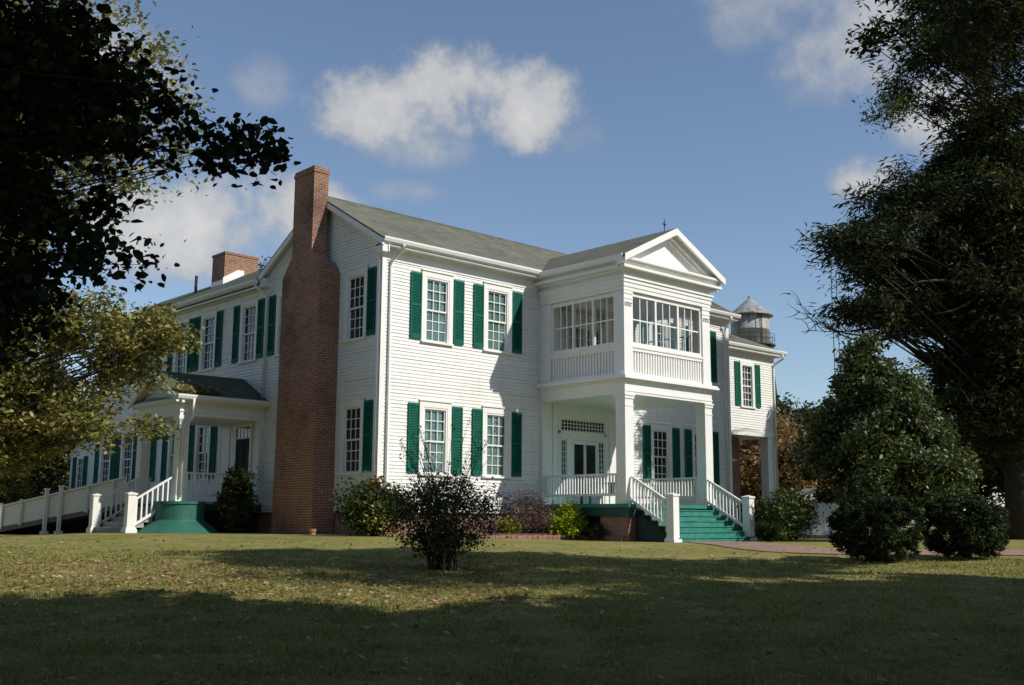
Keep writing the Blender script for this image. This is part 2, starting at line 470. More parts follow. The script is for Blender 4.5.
def strip(name, pts, width, matl, lift=.012, label=None):
    mb = MB(); pts = [np.array(p, float) for p in pts]
    vs, fs = [], []
    for i, p in enumerate(pts):
        d = pts[min(i + 1, len(pts) - 1)] - pts[max(i - 1, 0)]; d /= np.linalg.norm(d)
        nrm = np.array([-d[1], d[0]])
        for k in range(5):
            q = p + nrm * (k / 4 - .5) * width
            vs.append((q[0], q[1], ground(q[0], q[1]) + lift))
    for i in range(len(pts) - 1):
        for k in range(4): fs.append((i * 5 + k, i * 5 + k + 1, i * 5 + k + 6, i * 5 + k + 5))
    mb.add(vs, fs)
    tag(mb.build(name, matl), label, kind='structure')
def bez(a, b, c, n=16):
    a, b, c = map(np.array, (a, b, c))
    return [(1 - s) ** 2 * a + 2 * s * (1 - s) * b + s * s * c for s in np.linspace(0, 1, n)]
strip('path', bez(L(6.85, 35.6)[:2], L(6.5, 31.5)[:2], L(7.6, 29.0)[:2], 10) + bez(L(7.6, 29.0)[:2], L(9.2, 27.6)[:2], L(19, 29.5)[:2], 14)[1:], 2.3, M['path'], .02, 'brick path curving away to the right from the front steps')

# ------------------------------------------------------------------ leaf clouds and trees
def leaf_mesh(name, P, size, matl, parent, aspect=.5, upb=.6, spread=.45, direc=None, dirw=0.0, nv=4):
    n = len(P)
    nr = rng.normal(size=(n, 3)); nr[:, 2] = np.abs(nr[:, 2]) + upb
    nr /= np.linalg.norm(nr, axis=1)[:, None]
    a = rng.normal(size=(n, 3))
    if direc is not None: a = a * (1 - dirw) + direc * dirw * 2
    a -= (a * nr).sum(1)[:, None] * nr
    a /= np.linalg.norm(a, axis=1)[:, None] + 1e-9
    b = np.cross(nr, a)
    s = size * (1 + spread * rng.normal(size=n)).clip(.4, 1.8)
    A = a * (s * .5)[:, None]; B = b * (s * .5 * aspect)[:, None]
    fold = nr * (s * .10)[:, None]
    V = np.empty((n, nv, 3), np.float32)
    V[:, 0] = P - A
    if nv == 4:
        V[:, 1] = P - A * .1 + B + fold; V[:, 2] = P + A; V[:, 3] = P - A * .1 - B + fold
    else:
        V[:, 1] = P - A * .55 + B * .8 + fold * .6; V[:, 2] = P + A * .25 + B + fold; V[:, 3] = P + A * 1.05
        V[:, 4] = P + A * .25 - B + fold; V[:, 5] = P - A * .55 - B * .8 + fold * .6
    me = bpy.data.meshes.new(name)
    me.vertices.add(n * nv); me.vertices.foreach_set('co', V.ravel())
    me.loops.add(n * nv); me.loops.foreach_set('vertex_index', np.arange(n * nv, dtype=np.int32))
    me.polygons.add(n); me.polygons.foreach_set('loop_start', np.arange(0, n * nv, nv, dtype=np.int32))
    me.polygons.foreach_set('loop_total', np.full(n, nv, np.int32))
    me.update(calc_edges=True); me.validate()
    me.materials.append(matl)
    o = bpy.data.objects.new(name, me); C.objects.link(o)
    if parent: o.parent = parent
    return o
def in_ell(n, ells):
    """n random points inside a list of ellipsoids (centre, radii), biased to the outer shell"""
    vol = np.array([e[1][0] * e[1][1] * e[1][2] for e in ells]) ** .75
    pick = rng.choice(len(ells), n, p=vol / vol.sum())
    d = rng.normal(size=(n, 3)); d /= np.linalg.norm(d, axis=1)[:, None]
    r_ = rng.uniform(size=n) ** .38
    c = np.array([e[0] for e in ells])[pick]; rad = np.array([e[1] for e in ells])[pick]
    return c + d * r_[:, None] * rad
def sun_on_house(P):
    """True for points whose shadow would fall on a sunlit part of the house or steps"""
    out = np.zeros(len(P), bool)
    def proj(y0):
        k = (y0 - P[:, 1]) / (-SUN[1])
        return P[:, 0] - SUN[0] * k, P[:, 2] - SUN[2] * k
    x, z = proj(-4.2); out |= (x > 6.4) & (x < 12.6) & (z > -.3) & (z < 11.3) & (P[:, 1] < -4)
    x, z = proj(-6.2); out |= (x > 6.4) & (x < 12.2) & (z > -.6) & (z < 1.5) & (P[:, 1] < -6)
    x, z = proj(0.); out |= (x > -1) & (x < 6.9) & (z > -.3) & (z < 12) & (P[:, 1] < 0)
    x, z = proj(2.); out |= (x > 19.2) & (x < 24.4 + .25 * (z - 5)) & (z > 4.4) & (z < 9.5)
    x, z = proj(2.); out |= (x > 19.2) & (x < 26.5) & (z > 6) & (z < 10.5)
    x, z = proj(0.); out |= (x > 13) & (x < 19.5) & (z > 8.3) & (z < 12)
    return out
def litground(P, gz=-.5):
    k = (P[:, 2] - gz) / SUN[2]
    x = P[:, 0] - SUN[0] * k; y = P[:, 1] - SUN[1] * k
    dx, dy = x - CAM[0], y - CAM[1]
    return dx * RT2[0] + dy * RT2[1], dx * FW2[0] + dy * FW2[1]

def make_tree(name, label, cat, base, ells, trunk_h, trunk_r, leafmatl, n_clump, per, clump_r, size, group=None, barkm='bark', aspect=.55,
              cull=None, lean=(0, 0), flat=.7, sides=5, branch_r=.05, upb=.6, bare=0, limb_from=(.25, 1.0), droop=0.0, nv=4, hang=0.0):
    base = np.array(base, float)
    root = thing(name, label, cat, base, group=group)
    top = np.array([lean[0], lean[1], trunk_h])
    nseg = 8
    tp = []
    wob = rng.normal(size=(nseg + 1, 2)) * trunk_r * .35
    for i in range(nseg + 1):
        s = i / nseg
        tp.append(np.array([top[0] * s ** 1.3 + wob[i, 0] * (s > 0), top[1] * s ** 1.3 + wob[i, 1] * (s > 0), -.15 + (trunk_h + .15) * s]))
    tr = [trunk_r * (1.55 if i == 0 else 1.12 if i == 1 else 1 - .78 * i / nseg) for i in range(nseg + 1)]
    mb = MB()
    mb.tube(tp, tr, 9)
    rel = [(np.array(c, float) - base, np.array(r_, float)) for c, r_ in ells]
    cl = in_ell(n_clump, rel)
    if cull is not None: cl = cl[~cull(cl + base)]
    tz = np.array([p[2] for p in tp])
    ends = []
    for c in cl:
        zz = c[2] - rng.uniform(.15, .6) * np.linalg.norm(c[:2] - top[:2] * .5) - .3
        zz = np.clip(zz, trunk_h * limb_from[0], trunk_h * limb_from[1])
        s0 = np.array([np.interp(zz, tz, [p[0] for p in tp]), np.interp(zz, tz, [p[1] for p in tp]), zz])
        midp = (s0 + c) / 2 + rng.normal(size=3) * .12 * np.linalg.norm(c - s0) + np.array([0, 0, .08 - droop]) * np.linalg.norm(c - s0)
        ln = np.linalg.norm(c - s0)
        br = min(branch_r * (.5 + ln * .16), trunk_r * .5)
        pts = bez(s0, midp, c, 6)
        mb.tube(pts, [br * (1 - .85 * i / 5) for i in range(6)], sides, cap=False)
        ends.append((pts[4], c))
    mb.build('trunk', M[barkm], root, smooth=True)
    keep = cl
    if bare: keep = cl[rng.uniform(size=len(cl)) > bare]
    P = np.repeat(keep, per, 0)
    g = rng.normal(size=P.shape).clip(-1.7, 1.7) * clump_r * np.repeat(rng.uniform(.6, 1.35, len(keep)), per)[:, None]
    g[:, 2] *= flat
    if droop: g[:, 2] -= droop * np.linalg.norm(g[:, :2], axis=1)
    P = P + g
    ok = P[:, 2] > .03
    if cull is not None: ok &= ~cull(P + base)
    P, g = P[ok], g[ok]
    dv = g * np.array([1, 1, .3]); dv = dv / (np.linalg.norm(dv, axis=1)[:, None] + 1e-6) + np.array([0, 0, -.55])
    leaf_mesh('crown', P, size, leafmatl, root, aspect, upb, nv=nv, direc=dv if hang else None, dirw=hang)
    return root

# ------------------------------------------------------------------ the house
house = thing('house', 'large white two storey clapboard house with green shutters and a tall brick chimney', 'house', (9, 3, 0))
house.location = (0, 0, 0)
def wf(u, d, z): return (u, -d, z)              # front walls: u = x, d outward
def ww(u, d, z): return (-d, u, z)              # west walls: u = y, d outward
LB, LT, UB, UT = 2.0, 4.25, 6.378, 8.61
WH = .685                                       # half the gap between shutters
EAVE = 9.42
FW_ = [2.318, 5.06, 14.0, 16.65]
openF = [(c - .56, c + .56, b - .03, t - .10) for c in FW_ for b, t in ((LB, LT), (UB, UT))]
openF += [(7.3, 11.75, .9, 5.0), (8.55, 10.55, 5.3, 7.9)]
WU = [1.375, 5.78, 8.44, 11.67, 14.05, 17.0, 18.75, 21.1]
openW = [(c - .56, c + .56, UB - .03, UT - .10) for c in WU]
openW += [(c - .56, c + .56, LB - .03, LT - .10) for c in (1.375, 11.67, 14.05, 17.0, 18.75, 21.1)]
openW += [(7.3, 10.2, .9, 4.0)]
def siding(name, tf, u0, u1, z0, z1, openings, clip=None, course=.115, off=0.0):
    mb = MB(tf)
    z = z0
    while z < z1 - .02:
        zt = min(z + course, z1); zm = (z + zt) / 2
        a, b = u0, u1
        if clip:
            a, b = clip(z - .03)
            if b - a < .05: z += course; continue
        iv = [(a, b)]
        for (oa, ob, oz0, oz1) in openings:
            if oz0 < zm < oz1:
                nv = []
                for p, q in iv:
                    if ob <= p or oa >= q: nv.append((p, q)); continue
                    if oa > p: nv.append((p, oa))
                    if ob < q: nv.append((ob, q))
                iv = nv
        pieces = []
        for p, q in iv:
            c = p + random.uniform(.6, 4.8)
            while q - c > .6:
                pieces.append((p, c - .002)); p = c; c += random.uniform(3.0, 4.8)
            pieces.append((p, q))
        for p, q in pieces:
            d = random.uniform(-.004, .004)
            jz = random.uniform(-.006, .006); jz2 = jz + random.uniform(-.004, .004)
            A = [(p, off, z + jz), (p, off + .025 + d, z + jz), (p, off + .005, zt), (p, off, zt)]
            B = [(q, off, z + jz2), (q, off + .025 + d, z + jz2), (q, off + .005, zt), (q, off, zt)]
            mb.add(A + B, [(0, 1, 2, 3), (7, 6, 5, 4), (1, 5, 6, 2), (0, 4, 5, 1), (3, 2, 6, 7)])
        z += course
    return mb.build(name, M['siding'], house)
# wall cores (inset so that the windows sit in real recesses)
mb = MB()
I = .10
gz = lambda y: 9.1 + .57 * min(y + .4, 7.4 - y)
mb.prism([(I, I, .3), (I, 6.9, .3), (I, 6.9, gz(6.9)), (I, 3.5, gz(3.5) - .06), (I, I, gz(I))], (18.55, 0, 0))
mb.build('wall', M['dark'], house)
MB().prism([(I, 6.9, .3), (5.9, 6.9, .3), (5.9, 6.9, 9.05), (3, 6.9, 10.7), (I, 6.9, 9.05)], (0, 15.35, 0)).build('wall', M['siding'], house)
siding('siding', wf, 0, 18.75, .72, 8.86, openF)
def clipW(z):
    y0 = max(0, (z - 9.0) / .57 - .4); return (y0, 7.0 - y0) if z > 8.95 else (0, 7.0)
siding('siding', ww, 0, 7.0, .72, 11.2, openW, clipW)
siding('siding', ww, 7.0, 22.3, .72, 8.75, openW, course=.115)
MB().box(18.66, 18.75, 0.01, 7, .3, 9.0).prism([(18.66, .01, 9), (18.66, 7, 9), (18.66, 3.5, 11.2)], (.09, 0, 0)).build('wall', M['siding'], house)
# foundation
MB().box(.05, 18.7, .05, 6.95, -.5, .74).box(.05, 5.9, 6.9, 22.2, -.5, .74).build('foundation', M['brick_pier'], house)
# corner boards and frieze
mb = MB(wf)
mb.box(0.0, .17, .0, .045, .70, 8.86).box(18.58, 18.75, 0, .045, .7, 8.86)
mb.box(0, 18.75, 0, .04, 8.84, 9.16).box(0, 18.75, 0, .14, 9.16, 9.215).box(-.25, 19.0, 0, .39, 9.215, 9.27)
mb.build('cornice', M['trim'], house)
mb = MB(ww)
mb.box(.047, .17, .0, .045, .70, 8.9).box(6.98, 22.3, 0, .04, 8.62, 8.92).box(7.0, 22.5, 0, .13, 8.92, 8.97).box(6.95, 22.55, 0, .36, 8.97, 9.03)
mb.box(22.14, 22.3, 0, .03, .7, 8.62)
# rake boards of the west gable
for s in (0, 1):
    ys = [-.42, 3.5] if s == 0 else [7.42, 3.5]
    for (d0, d1, dz0, dz1) in ((.0, .04, -.46, -.06), (.04, .25, -.12, -.06), (.21, .30, -.26, -.055)):
        mb.prism([(ys[0], d0, 9.46 + dz0), (ys[1], d0, 9.46 + .57 * 3.92 + dz0), (ys[1], d0, 9.46 + .57 * 3.92 + dz1), (ys[0], d0, 9.46 + dz1)], (0, d1 - d0, 0))
mb.build('cornice', M['trim'], house)
# cornice returns
MB().box(-.25, 0.0, -.385, .0, 9.0, 9.265).build('cornice_return', M['trim'], house)
MB().box(-.25, 0, 7.0, 7.38, 9.03, 9.30).build('cornice_return', M['trim'], house)
# roofs
def roofslab(mb, a, b, c, d, th=.035):
    """a,b eave ends, c,d ridge ends; a slab hanging th below"""
    mb.prism([a, b, c, d], (0, 0, -th))
mb = MB()
zr = EAVE + .57 * 4.0
roofslab(mb, (-.29, -.5, EAVE), (19.05, -.5, EAVE), (19.05, 3.5, zr), (-.29, 3.5, zr))
roofslab(mb, (-.29, 7.5, EAVE), (19.05, 7.5, EAVE), (19.05, 3.502, zr), (-.29, 3.502, zr))
mb.box(-.29, 19.05, 3.42, 3.58, zr - .06, zr + .025)
mb.build('roof', M['shingle'], house)
mb = MB()
zw = 9.26 + .55 * 3.46
roofslab(mb, (-.46, 7.42, 9.26), (-.46, 22.6, 9.26), (3, 22.6, zw), (3, 6.5, zw))
roofslab(mb, (6.46, 7.42, 9.26), (6.46, 22.6, 9.26), (3.002, 22.6, zw), (3.002, 6.5, zw))
wroof = mb.build('roof', M['mossy'], house)
# gutters and downspouts
def gutter(mb, a, b, out, drop=.2):
    a, b, out = np.array(a, float), np.array(b, float), np.array(out, float)
    prof = [(0, 0), (.13, .0), (.13, -.05), (.09, -.14), (.02, -.19), (0, -.19)]
    mb.prism([a + out * p + np.array((0, 0, q)) for p, q in prof], b - a)
gutter(MB_ := MB(), (-.27, -.40, 9.465), (6.75, -.40, 9.465), (0, -1, 0))
MB_.build('gutter', M['gutter'], house)
gutter(MB_ := MB(), (12.4, -.40, 9.465), (19.05, -.40, 9.465), (0, -1, 0))
MB_.build('gutter', M['gutter'], house)
gutter(MB_ := MB(), (-.365, 7.3, 9.27), (-.365, 22.6, 9.27), (-1, 0, 0))
MB_.build('gutter', M['gutter'], house)
def spout(pts, r_=.05): MB().tube(pts, r_, 8).build('downspout', M['gutter'], house, smooth=True)
spout([(.55, -.46, 9.3), (.55, -.46, 9.18), (.33, -.10, 8.8), (.33, -.08, 8.6), (.33, -.08, 1.1), (.33, -.2, .95)])
spout([(18.4, -.46, 9.3), (18.4, -.46, 9.18), (18.4, -.10, 8.8), (18.4, -.08, 8.5), (18.4, -.08, 0.6)])
spout([(-.43, 7.35, 9.1), (-.43, 7.35, 9.0), (-.09, 7.09, 8.7), (-.08, 7.09, 8.5), (-.08, 7.09, 4.75)])

# windows
def make_window(cw, zb, zt, pm):
    """origin at the wall plane, centre of the sill; outward is -y"""
    h = zt - zb
    mb = MB()
    g = .45
    mb.box(-WH + .01, -g - .06, -.045, .0, -.02, h + .08).box(g + .06, WH - .01, -.045, .0, -.02, h + .08)
    mb.box(-WH + .01, WH - .01, -.047, 0, h - .10, h + .10)
    mb.box(-WH - .02, WH + .02, -.085, 0, h + .10, h + .14)
    mb.box(-g - .075, -g - .0, -.03, .11, -.02, h - .1).box(g, g + .075, -.03, .11, -.02, h - .1)
    mb.box(-g, g, -.03, .11, h - .16, h - .1)
    f = mb.build('window', M['trim'], house)
    MB().box(-WH + .0, WH - .0, -.10, .11, -.085, -.022).build('sill', M['trim'], f)
    gb, gt = -.02, h - .16
    mid = (gb + gt) / 2
    for k, (z0, z1, y0) in enumerate(((gb, mid + .022, .052), (mid - .022, gt, .018))):
        s = MB()
        s.box(-g, g, y0, y0 + .032, z0, z0 + .055).box(-g, g, y0, y0 + .032, z1 - .045, z1)
        s.box(-g, -g + .045, y0 + .001, y0 + .031, z0, z1).box(g - .045, g, y0 + .001, y0 + .031, z0, z1)
        for i in (1, 2):
            xx = -g + .045 + (2 * g - .09) * i / 3
            s.box(xx - .013, xx + .013, y0 + .004, y0 + .028, z0, z1)
            zz = z0 + .055 + (z1 - z0 - .10) * i / 3
            s.box(-g, g, y0 + .006, y0 + .026, zz - .013, zz + .013)
        s.build('sash', M['trim'], f)
    MB().box(-g - .02, g + .02, .088, .096, gb, gt).build('pane', pm, f)
    return f
def make_shutter(h, wd=.455):
    mb = MB()
    x = wd / 2; y0, y1 = -.075, -.032
    mb.box(-x, -x + .055, y0, y1, 0, h).box(x - .055, x, y0, y1, 0, h)
    for z0, z1 in ((0, .16), (h * .49, h * .49 + .075), (h - .09, h)): mb.box(-x + .055, x - .055, y0 + .001, y1, z0, z1)
    for a, b in ((.16, h * .49), (h * .49 + .075, h - .09)):
        n = int((b - a) / .05)
        for i in range(n):
            z = a + (b - a) * (i + .5) / n
            mb.add([(-x + .055, y0 + .006, z - .026), (x - .055, y0 + .006, z - .026), (x - .055, y0 + .012, z - .030), (-x + .055, y0 + .012, z - .030),
                    (-x + .055, y1 - .004, z + .022), (x - .055, y1 - .004, z + .022), (x - .055, y1 - .002, z + .026), (-x + .055, y1 - .002, z + .026)],
                   [(0, 1, 5, 4), (3, 7, 6, 2), (0, 3, 2, 1), (4, 5, 6, 7)])
    mb.box(-x + .05, x - .05, y1 - .006, y1 - .001, .1, h - .05)
    return mb.build('shutter', M['shutter'], house)
h_w = LT - LB
wf_lo = make_window(0, LB, LT, M['pane_front'])
wd_lo = make_window(0, LB, LT, M['pane_dim'])
sh_lo = make_shutter(LT - LB); 
sh_up = make_shutter(UT - UB)
first = {}
def put(o, loc, rz=0):
    if o.name in first: return copy_part(o, house, loc, rz)
    first[o.name] = 1
    o.location = loc; o.rotation_euler = (0, 0, rz)
    return o
for c in FW_:
    for zb in (LB, UB):
        put(wf_lo if c < 10 else wd_lo, (c, 0, zb))
        sh = sh_lo if zb == LB else sh_up
        for s in (-1, 1): put(sh, (c + s * (WH + .235), 0, zb))
QW = -math.pi / 2
for c in WU:
    put(wd_lo, (0, c, UB), QW)
    for s in (-1, 1):
        if (c, s) in ((1.375, 1), (5.78, -1), (17.0, 1)): continue
        put(sh_up, (0, c + s * (WH + .235), UB), QW)
for c in (1.375, 11.67, 14.05, 17.0, 18.75, 21.1):
    put(wd_lo, (0, c, LB), QW)
    for s in (-1, 1):
        if (c, s) in ((1.375, 1), (17.0, 1)): continue
        put(sh_lo, (0, c + s * (WH + .235), LB), QW)

# great chimney on the west gable
mb = MB()
mb.prism([(-.84, 2.27, -.4), (-.84, 4.82, -.4), (-.84, 4.74, 3), (-.84, 4.72, 8.76), (-.84, 4.16, 9.47), (-.84, 4.16, 12.30), (-.84, 2.90, 12.30), (-.84, 2.90, 9.47), (-.84, 2.35, 8.74), (-.84, 2.35, 3)], (.58, 0, 0))
mb.prism([(-.26, 2.27, -.4), (-.26, 4.82, -.4), (-.26, 4.74, 3), (-.26, 4.72, 8.76), (-.26, 4.36, 9.2), (-.26, 2.7, 9.2), (-.26, 2.35, 8.74), (-.26, 2.35, 3)], (.255, 0, 0))
ch = mb.build('chimney', M['brick'], house)
MB().box(-.865, -.235, 2.875, 4.185, 12.30, 12.44).box(-.84, -.26, 2.9, 4.16, 12.44, 12.52).build('chimney_cap', M['brick'], ch)
# ridge chimney of the rear wing with its flashing
mb = MB()
mb.box(2.05, 3.68, 14.6, 15.75, 10.3, 12.0)
ch2 = mb.build('chimney', M['brick'], house)
MB().box(2.02, 3.71, 14.57, 15.78, 12.0, 12.1).build('chimney_cap', M['brick'], ch2)
MB().prism([(2.0, 14.585, 10.62), (3.0, 14.585, 11.16), (3.0, 14.585, 11.36), (2.7, 14.585, 11.36), (2.0, 14.585, 10.92)], (0, .012, 0)).prism([(2.035, 14.6, 10.6), (2.035, 15.75, 10.6), (2.035, 15.75, 10.85), (2.035, 14.6, 10.85)], (.013, 0, 0)).build('flashing', M['white_metal'], ch2)
MB().tube([(2.0, 17.15, 10.4), (2.0, 17.15, 11.4)], .07, 8).build('vent_pipe', M['dark_metal'], house)

# ---------------------------------------------------------------- front portico
PX0, PX1, PY = 7.15, 11.95, -4.1
mb = MB().box(PX0 - .12, PX1 + .12, PY - .22, .02, .93, 1.05)
mb.build('porch_deck', M['step'], house)
MB().box(PX0 - .08, PX1 + .08, PY - .17, -.02, .64, .928).build('deck_fascia', M['fascia'], house)
for x in (PX0, PX1 - .9): MB().box(x, x + .9, PY - .08, -2.95, -.4, .638).build('pier', M['brick_pier'], house)
MB().box(PX0 + .25, PX1 - .25, -2.9, -.1, -.4, .636).build('underfloor', M['dark'], house)  # solid near-black block painting the shade under the deck
def column(x, y, w_, z0, z1, nm='column', cap=.16):
    mb = MB()
    mb.box(x - w_ / 2, x + w_ / 2, y - w_ / 2, y + w_ / 2, z0, z1)
    mb.box(x - w_ / 2 - .03, x + w_ / 2 + .03, y - w_ / 2 - .03, y + w_ / 2 + .03, z0, z0 + .22)
    mb.box(x - w_ / 2 - .015, x + w_ / 2 + .015, y - w_ / 2 - .015, y + w_ / 2 + .015, z1 - .42, z1 - .385)
    mb.box(x - w_ / 2 - .03, x + w_ / 2 + .03, y - w_ / 2 - .03, y + w_ / 2 + .03, z1 - cap, z1 - .06)
    mb.box(x - w_ / 2 - .055, x + w_ / 2 + .055, y - w_ / 2 - .055, y + w_ / 2 + .055, z1 - .06, z1)
    return mb.build(nm, M['trim'], house)
column(PX0 + .215, PY + .215, .42, 1.05, 4.72)
column(PX1 - .215, PY + .215, .42, 1.05, 4.72)
MB().box(PX0 + .01, PX0 + .41, -.16, .0, 1.05, 4.72).build('pilaster', M['trim'], house)
MB().box(PX1 - .41, PX1 - .01, -.16, .0, 1.05, 4.72).build('pilaster', M['trim'], house)
def ring(mb, x0, x1, y0, y1, z0, z1, t=None):
    """three-sided band round the portico (west, front, east)"""
    mb.box(x0, x1, y0, y1, z0, z1)
# lower entablature and belt
mb = MB()
mb.box(PX0, PX1, PY, -.001, 4.72, 5.16)
mb.box(PX0 - .02, PX1 + .02, PY - .02, -.002, 4.80, 4.86)
mb.box(PX0 - .06, PX1 + .06, PY - .06, -.003, 5.16, 5.22)
mb.box(PX0 - .20, PX1 + .20, PY - .20, -.004, 5.22, 5.30)
mb.box(PX0 - .16, PX1 + .16, PY - .16, -.005, 5.30, 5.36)
mb.build('porch_cornice', M['trim'], house)
# upper gallery: corner posts, panels, glazing
pw = .44
for x in (PX0 + .01, PX1 - .01 - pw):
    gal = MB()
    gal.box(x, x + pw, PY + .01, PY + .01 + pw, 5.36, 8.26)
    gal.box(x - .02, x + pw + .02, PY - .012, PY + .03 + pw, 5.36, 5.52)
    gal.box(x - .015, x + pw + .015, PY - .006, PY + .025 + pw, 7.98, 8.03)
    gal.box(x - .02, x + pw + .02, PY - .012, PY + .03 + pw, 8.16, 8.26)
    gal.build('corner_post', M['trim'], house)
MB().box(PX0 + .02, PX0 + .46, -.55, -.0, 5.36, 8.26).build('corner_post', M['trim'], house)
MB().box(PX1 - .46, PX1 - .02, -.55, -.0, 5.36, 8.26).build('corner_post', M['trim'], house)
def batten_panel(tf, u0, u1):
    mb = MB(tf)
    mb.box(u0, u1, .07, .11, 5.362, 6.42)
    mb.box(u0, u1, .02, .07, 5.362, 5.47).box(u0, u1, .0, .07, 6.22, 6.33).box(u0, u1, -.03, .12, 6.33, 6.41)
    n = int((u1 - u0) / .135)
    for i in range(n):
        c = u0 + (u1 - u0) * (i + .5) / n
        mb.box(c - .035, c + .035, .03, .07, 5.47, 6.22)
    return mb.build('gallery_panel', M['trim'], house)
gf = lambda u, d, z: (u, PY + .05 + d, z)
gw = lambda u, d, z: (PX0 + .05 + d, u, z)
ge = lambda u, d, z: (PX1 - .05 - d, u, z)
for tf, a, b in ((gf, PX0 + pw + .01, PX1 - pw - .01), (gw, PY + pw + .01, -.55), (ge, PY + pw + .01, -.55)):
    batten_panel(tf, a, b)
    fr = MB(tf)
    fr.box(a, b, .02, .14, 6.41, 6.52).box(a, b, .02, .14, 8.12, 8.26).box(a, a + .09, .02, .14, 6.52, 8.12).box(b - .09, b, .02, .14, 6.52, 8.12)
    bays = 3
    wb = (b - a - .18) / bays
    for k in range(1, bays):
        c = a + .09 + wb * k
        fr.box(c - .045, c + .045, .03, .14, 6.52, 8.12)
    for k in range(bays):
        p, q = a + .09 + wb * k + .04, a + .09 + wb * (k + 1) - .04
        fr.box(p, q, .06, .10, 7.30, 7.345)
        for j in (1, 2):
            c = p + (q - p) * j / 3
            fr.box(c - .018, c + .018, .062, .098, 6.52, 8.12)
    gw_ = fr.build('gallery_window', M['trim'], house)
    MB(tf).add([(a + .08, .08, 6.5), (b - .08, .08, 6.5), (b - .08, .08, 8.14), (a + .08, .08, 8.14)], [(0, 1, 2, 3)]).build('pane', M['glass'], gw_)
# gallery floor, ceiling, rear door
MB().box(PX0 + .2, PX1 - .2, PY + .2, -.03, 5.365, 5.385).build('gallery_floor', M['grey_step'], house)
MB().box(PX0 + .03, PX1 - .03, PY + .03, -.03, 8.262, 8.30).build('gallery_ceiling', M['ceiling'], house)
# upper entablature
mb = MB()
mb.box(PX0 + .0, PX1 - .0, PY, -.03, 8.30, 8.46)
for (o_, z0, z1) in ((.02, 8.27, 8.40), (.045, 8.40, 8.55), (.075, 8.55, 8.68), (.12, 8.68, 8.75), (.0, 8.75, 8.92), (.10, 8.90, 8.98), (.34, 8.98, 9.07), (.20, 9.07, 9.20), (.24, 9.20, 9.26), (.38, 9.26, 9.34)):
    mb.box(PX0 - o_, PX1 + o_, PY - o_, -.03 - z0 * .001, z0, z1)
mb.build('porch_cornice', M['trim'], house)
# pediment
PXC = 9.55
hx0, hx1 = PX0 - .42, PX1 + .42
S_ = .50
zrp = 9.36 + S_ * (hx1 - PXC)
mb = MB()
yF = PY - .40
mb.prism([(hx0 + .35, PY - .02, 9.3), (hx1 - .35, PY - .02, 9.3), (PXC, PY - .02, zrp - .25)], (0, .1, 0))   # tympanum
MB_ = mb.build('pediment', M['trim'], house)
mb = MB()
for s in (-1, 1):
    hx = PXC + s * (hx1 - PXC)
    for (y0, y1, a, b) in ((yF - .045, PY - .03, -.09, -.003), (yF - .05, yF + .03, -.22, .022), (PY - .20, PY - .021, -.30, -.10), (PY - .10, PY - .022, -.44, -.30)):
        mb.prism([(hx, y0, 9.36 + a), (PXC, y0, zrp + a), (PXC, y0, zrp + b), (hx, y0, 9.36 + b)], (0, y1 - y0, 0))
mb.build('raking_cornice', M['trim'], house)
mb = MB()
yb = 2.2
mb.prism([(hx0 - .02, yF - .03, 9.36), (PXC, yF - .03, zrp), (PXC, yF - .03, zrp + .03), (hx0 - .02, yF - .03, 9.39)], (0, yb - yF, 0))
mb.prism([(hx1 + .02, yF - .03, 9.36), (PXC + .002, yF - .03, zrp), (PXC + .002, yF - .03, zrp + .03), (hx1 + .02, yF - .03, 9.39)], (0, yb - yF, 0))
mb.build('roof', M['shingle'], house)
gutter(MB_ := MB(), (PX0 - .36, yF + .04, 9.40), (PX0 - .36, -.36, 9.40), (-1, 0, 0)); MB_.build('gutter', M['gutter'], house)
gutter(MB_ := MB(), (PX1 + .36, yF + .04, 9.40), (PX1 + .36, -.36, 9.40), (1, 0, 0)); MB_.build('gutter', M['gutter'], house)
# small dark finial behind the pediment peak
MB().tube([(PXC, -3.98, zrp), (PXC, -3.98, zrp + .45)], .018, 6).tube([(PXC - .09, -3.98, zrp + .3), (PXC + .09, -3.98, zrp + .3)], .018, 6).lathe((PXC, -3.98, zrp + .26), [(.02, -.05), (.05, 0), (.02, .05)], 10).build('finial', M['dark_metal'], house)
# little applied swags near the heads of the gallery posts
for x in (PX0 + .01, PX1 - .01 - pw):
    mb = MB()
    for i in range(3):
        cx = x + pw * (.22 + .28 * i)
        mb.tube([(cx + .05 * math.cos(a), PY - .004, 7.80 + .06 * math.sin(a)) for a in np.linspace(.3, 5.6, 9)], .014, 5)
    mb.build('swag', M['grey_step'], house)
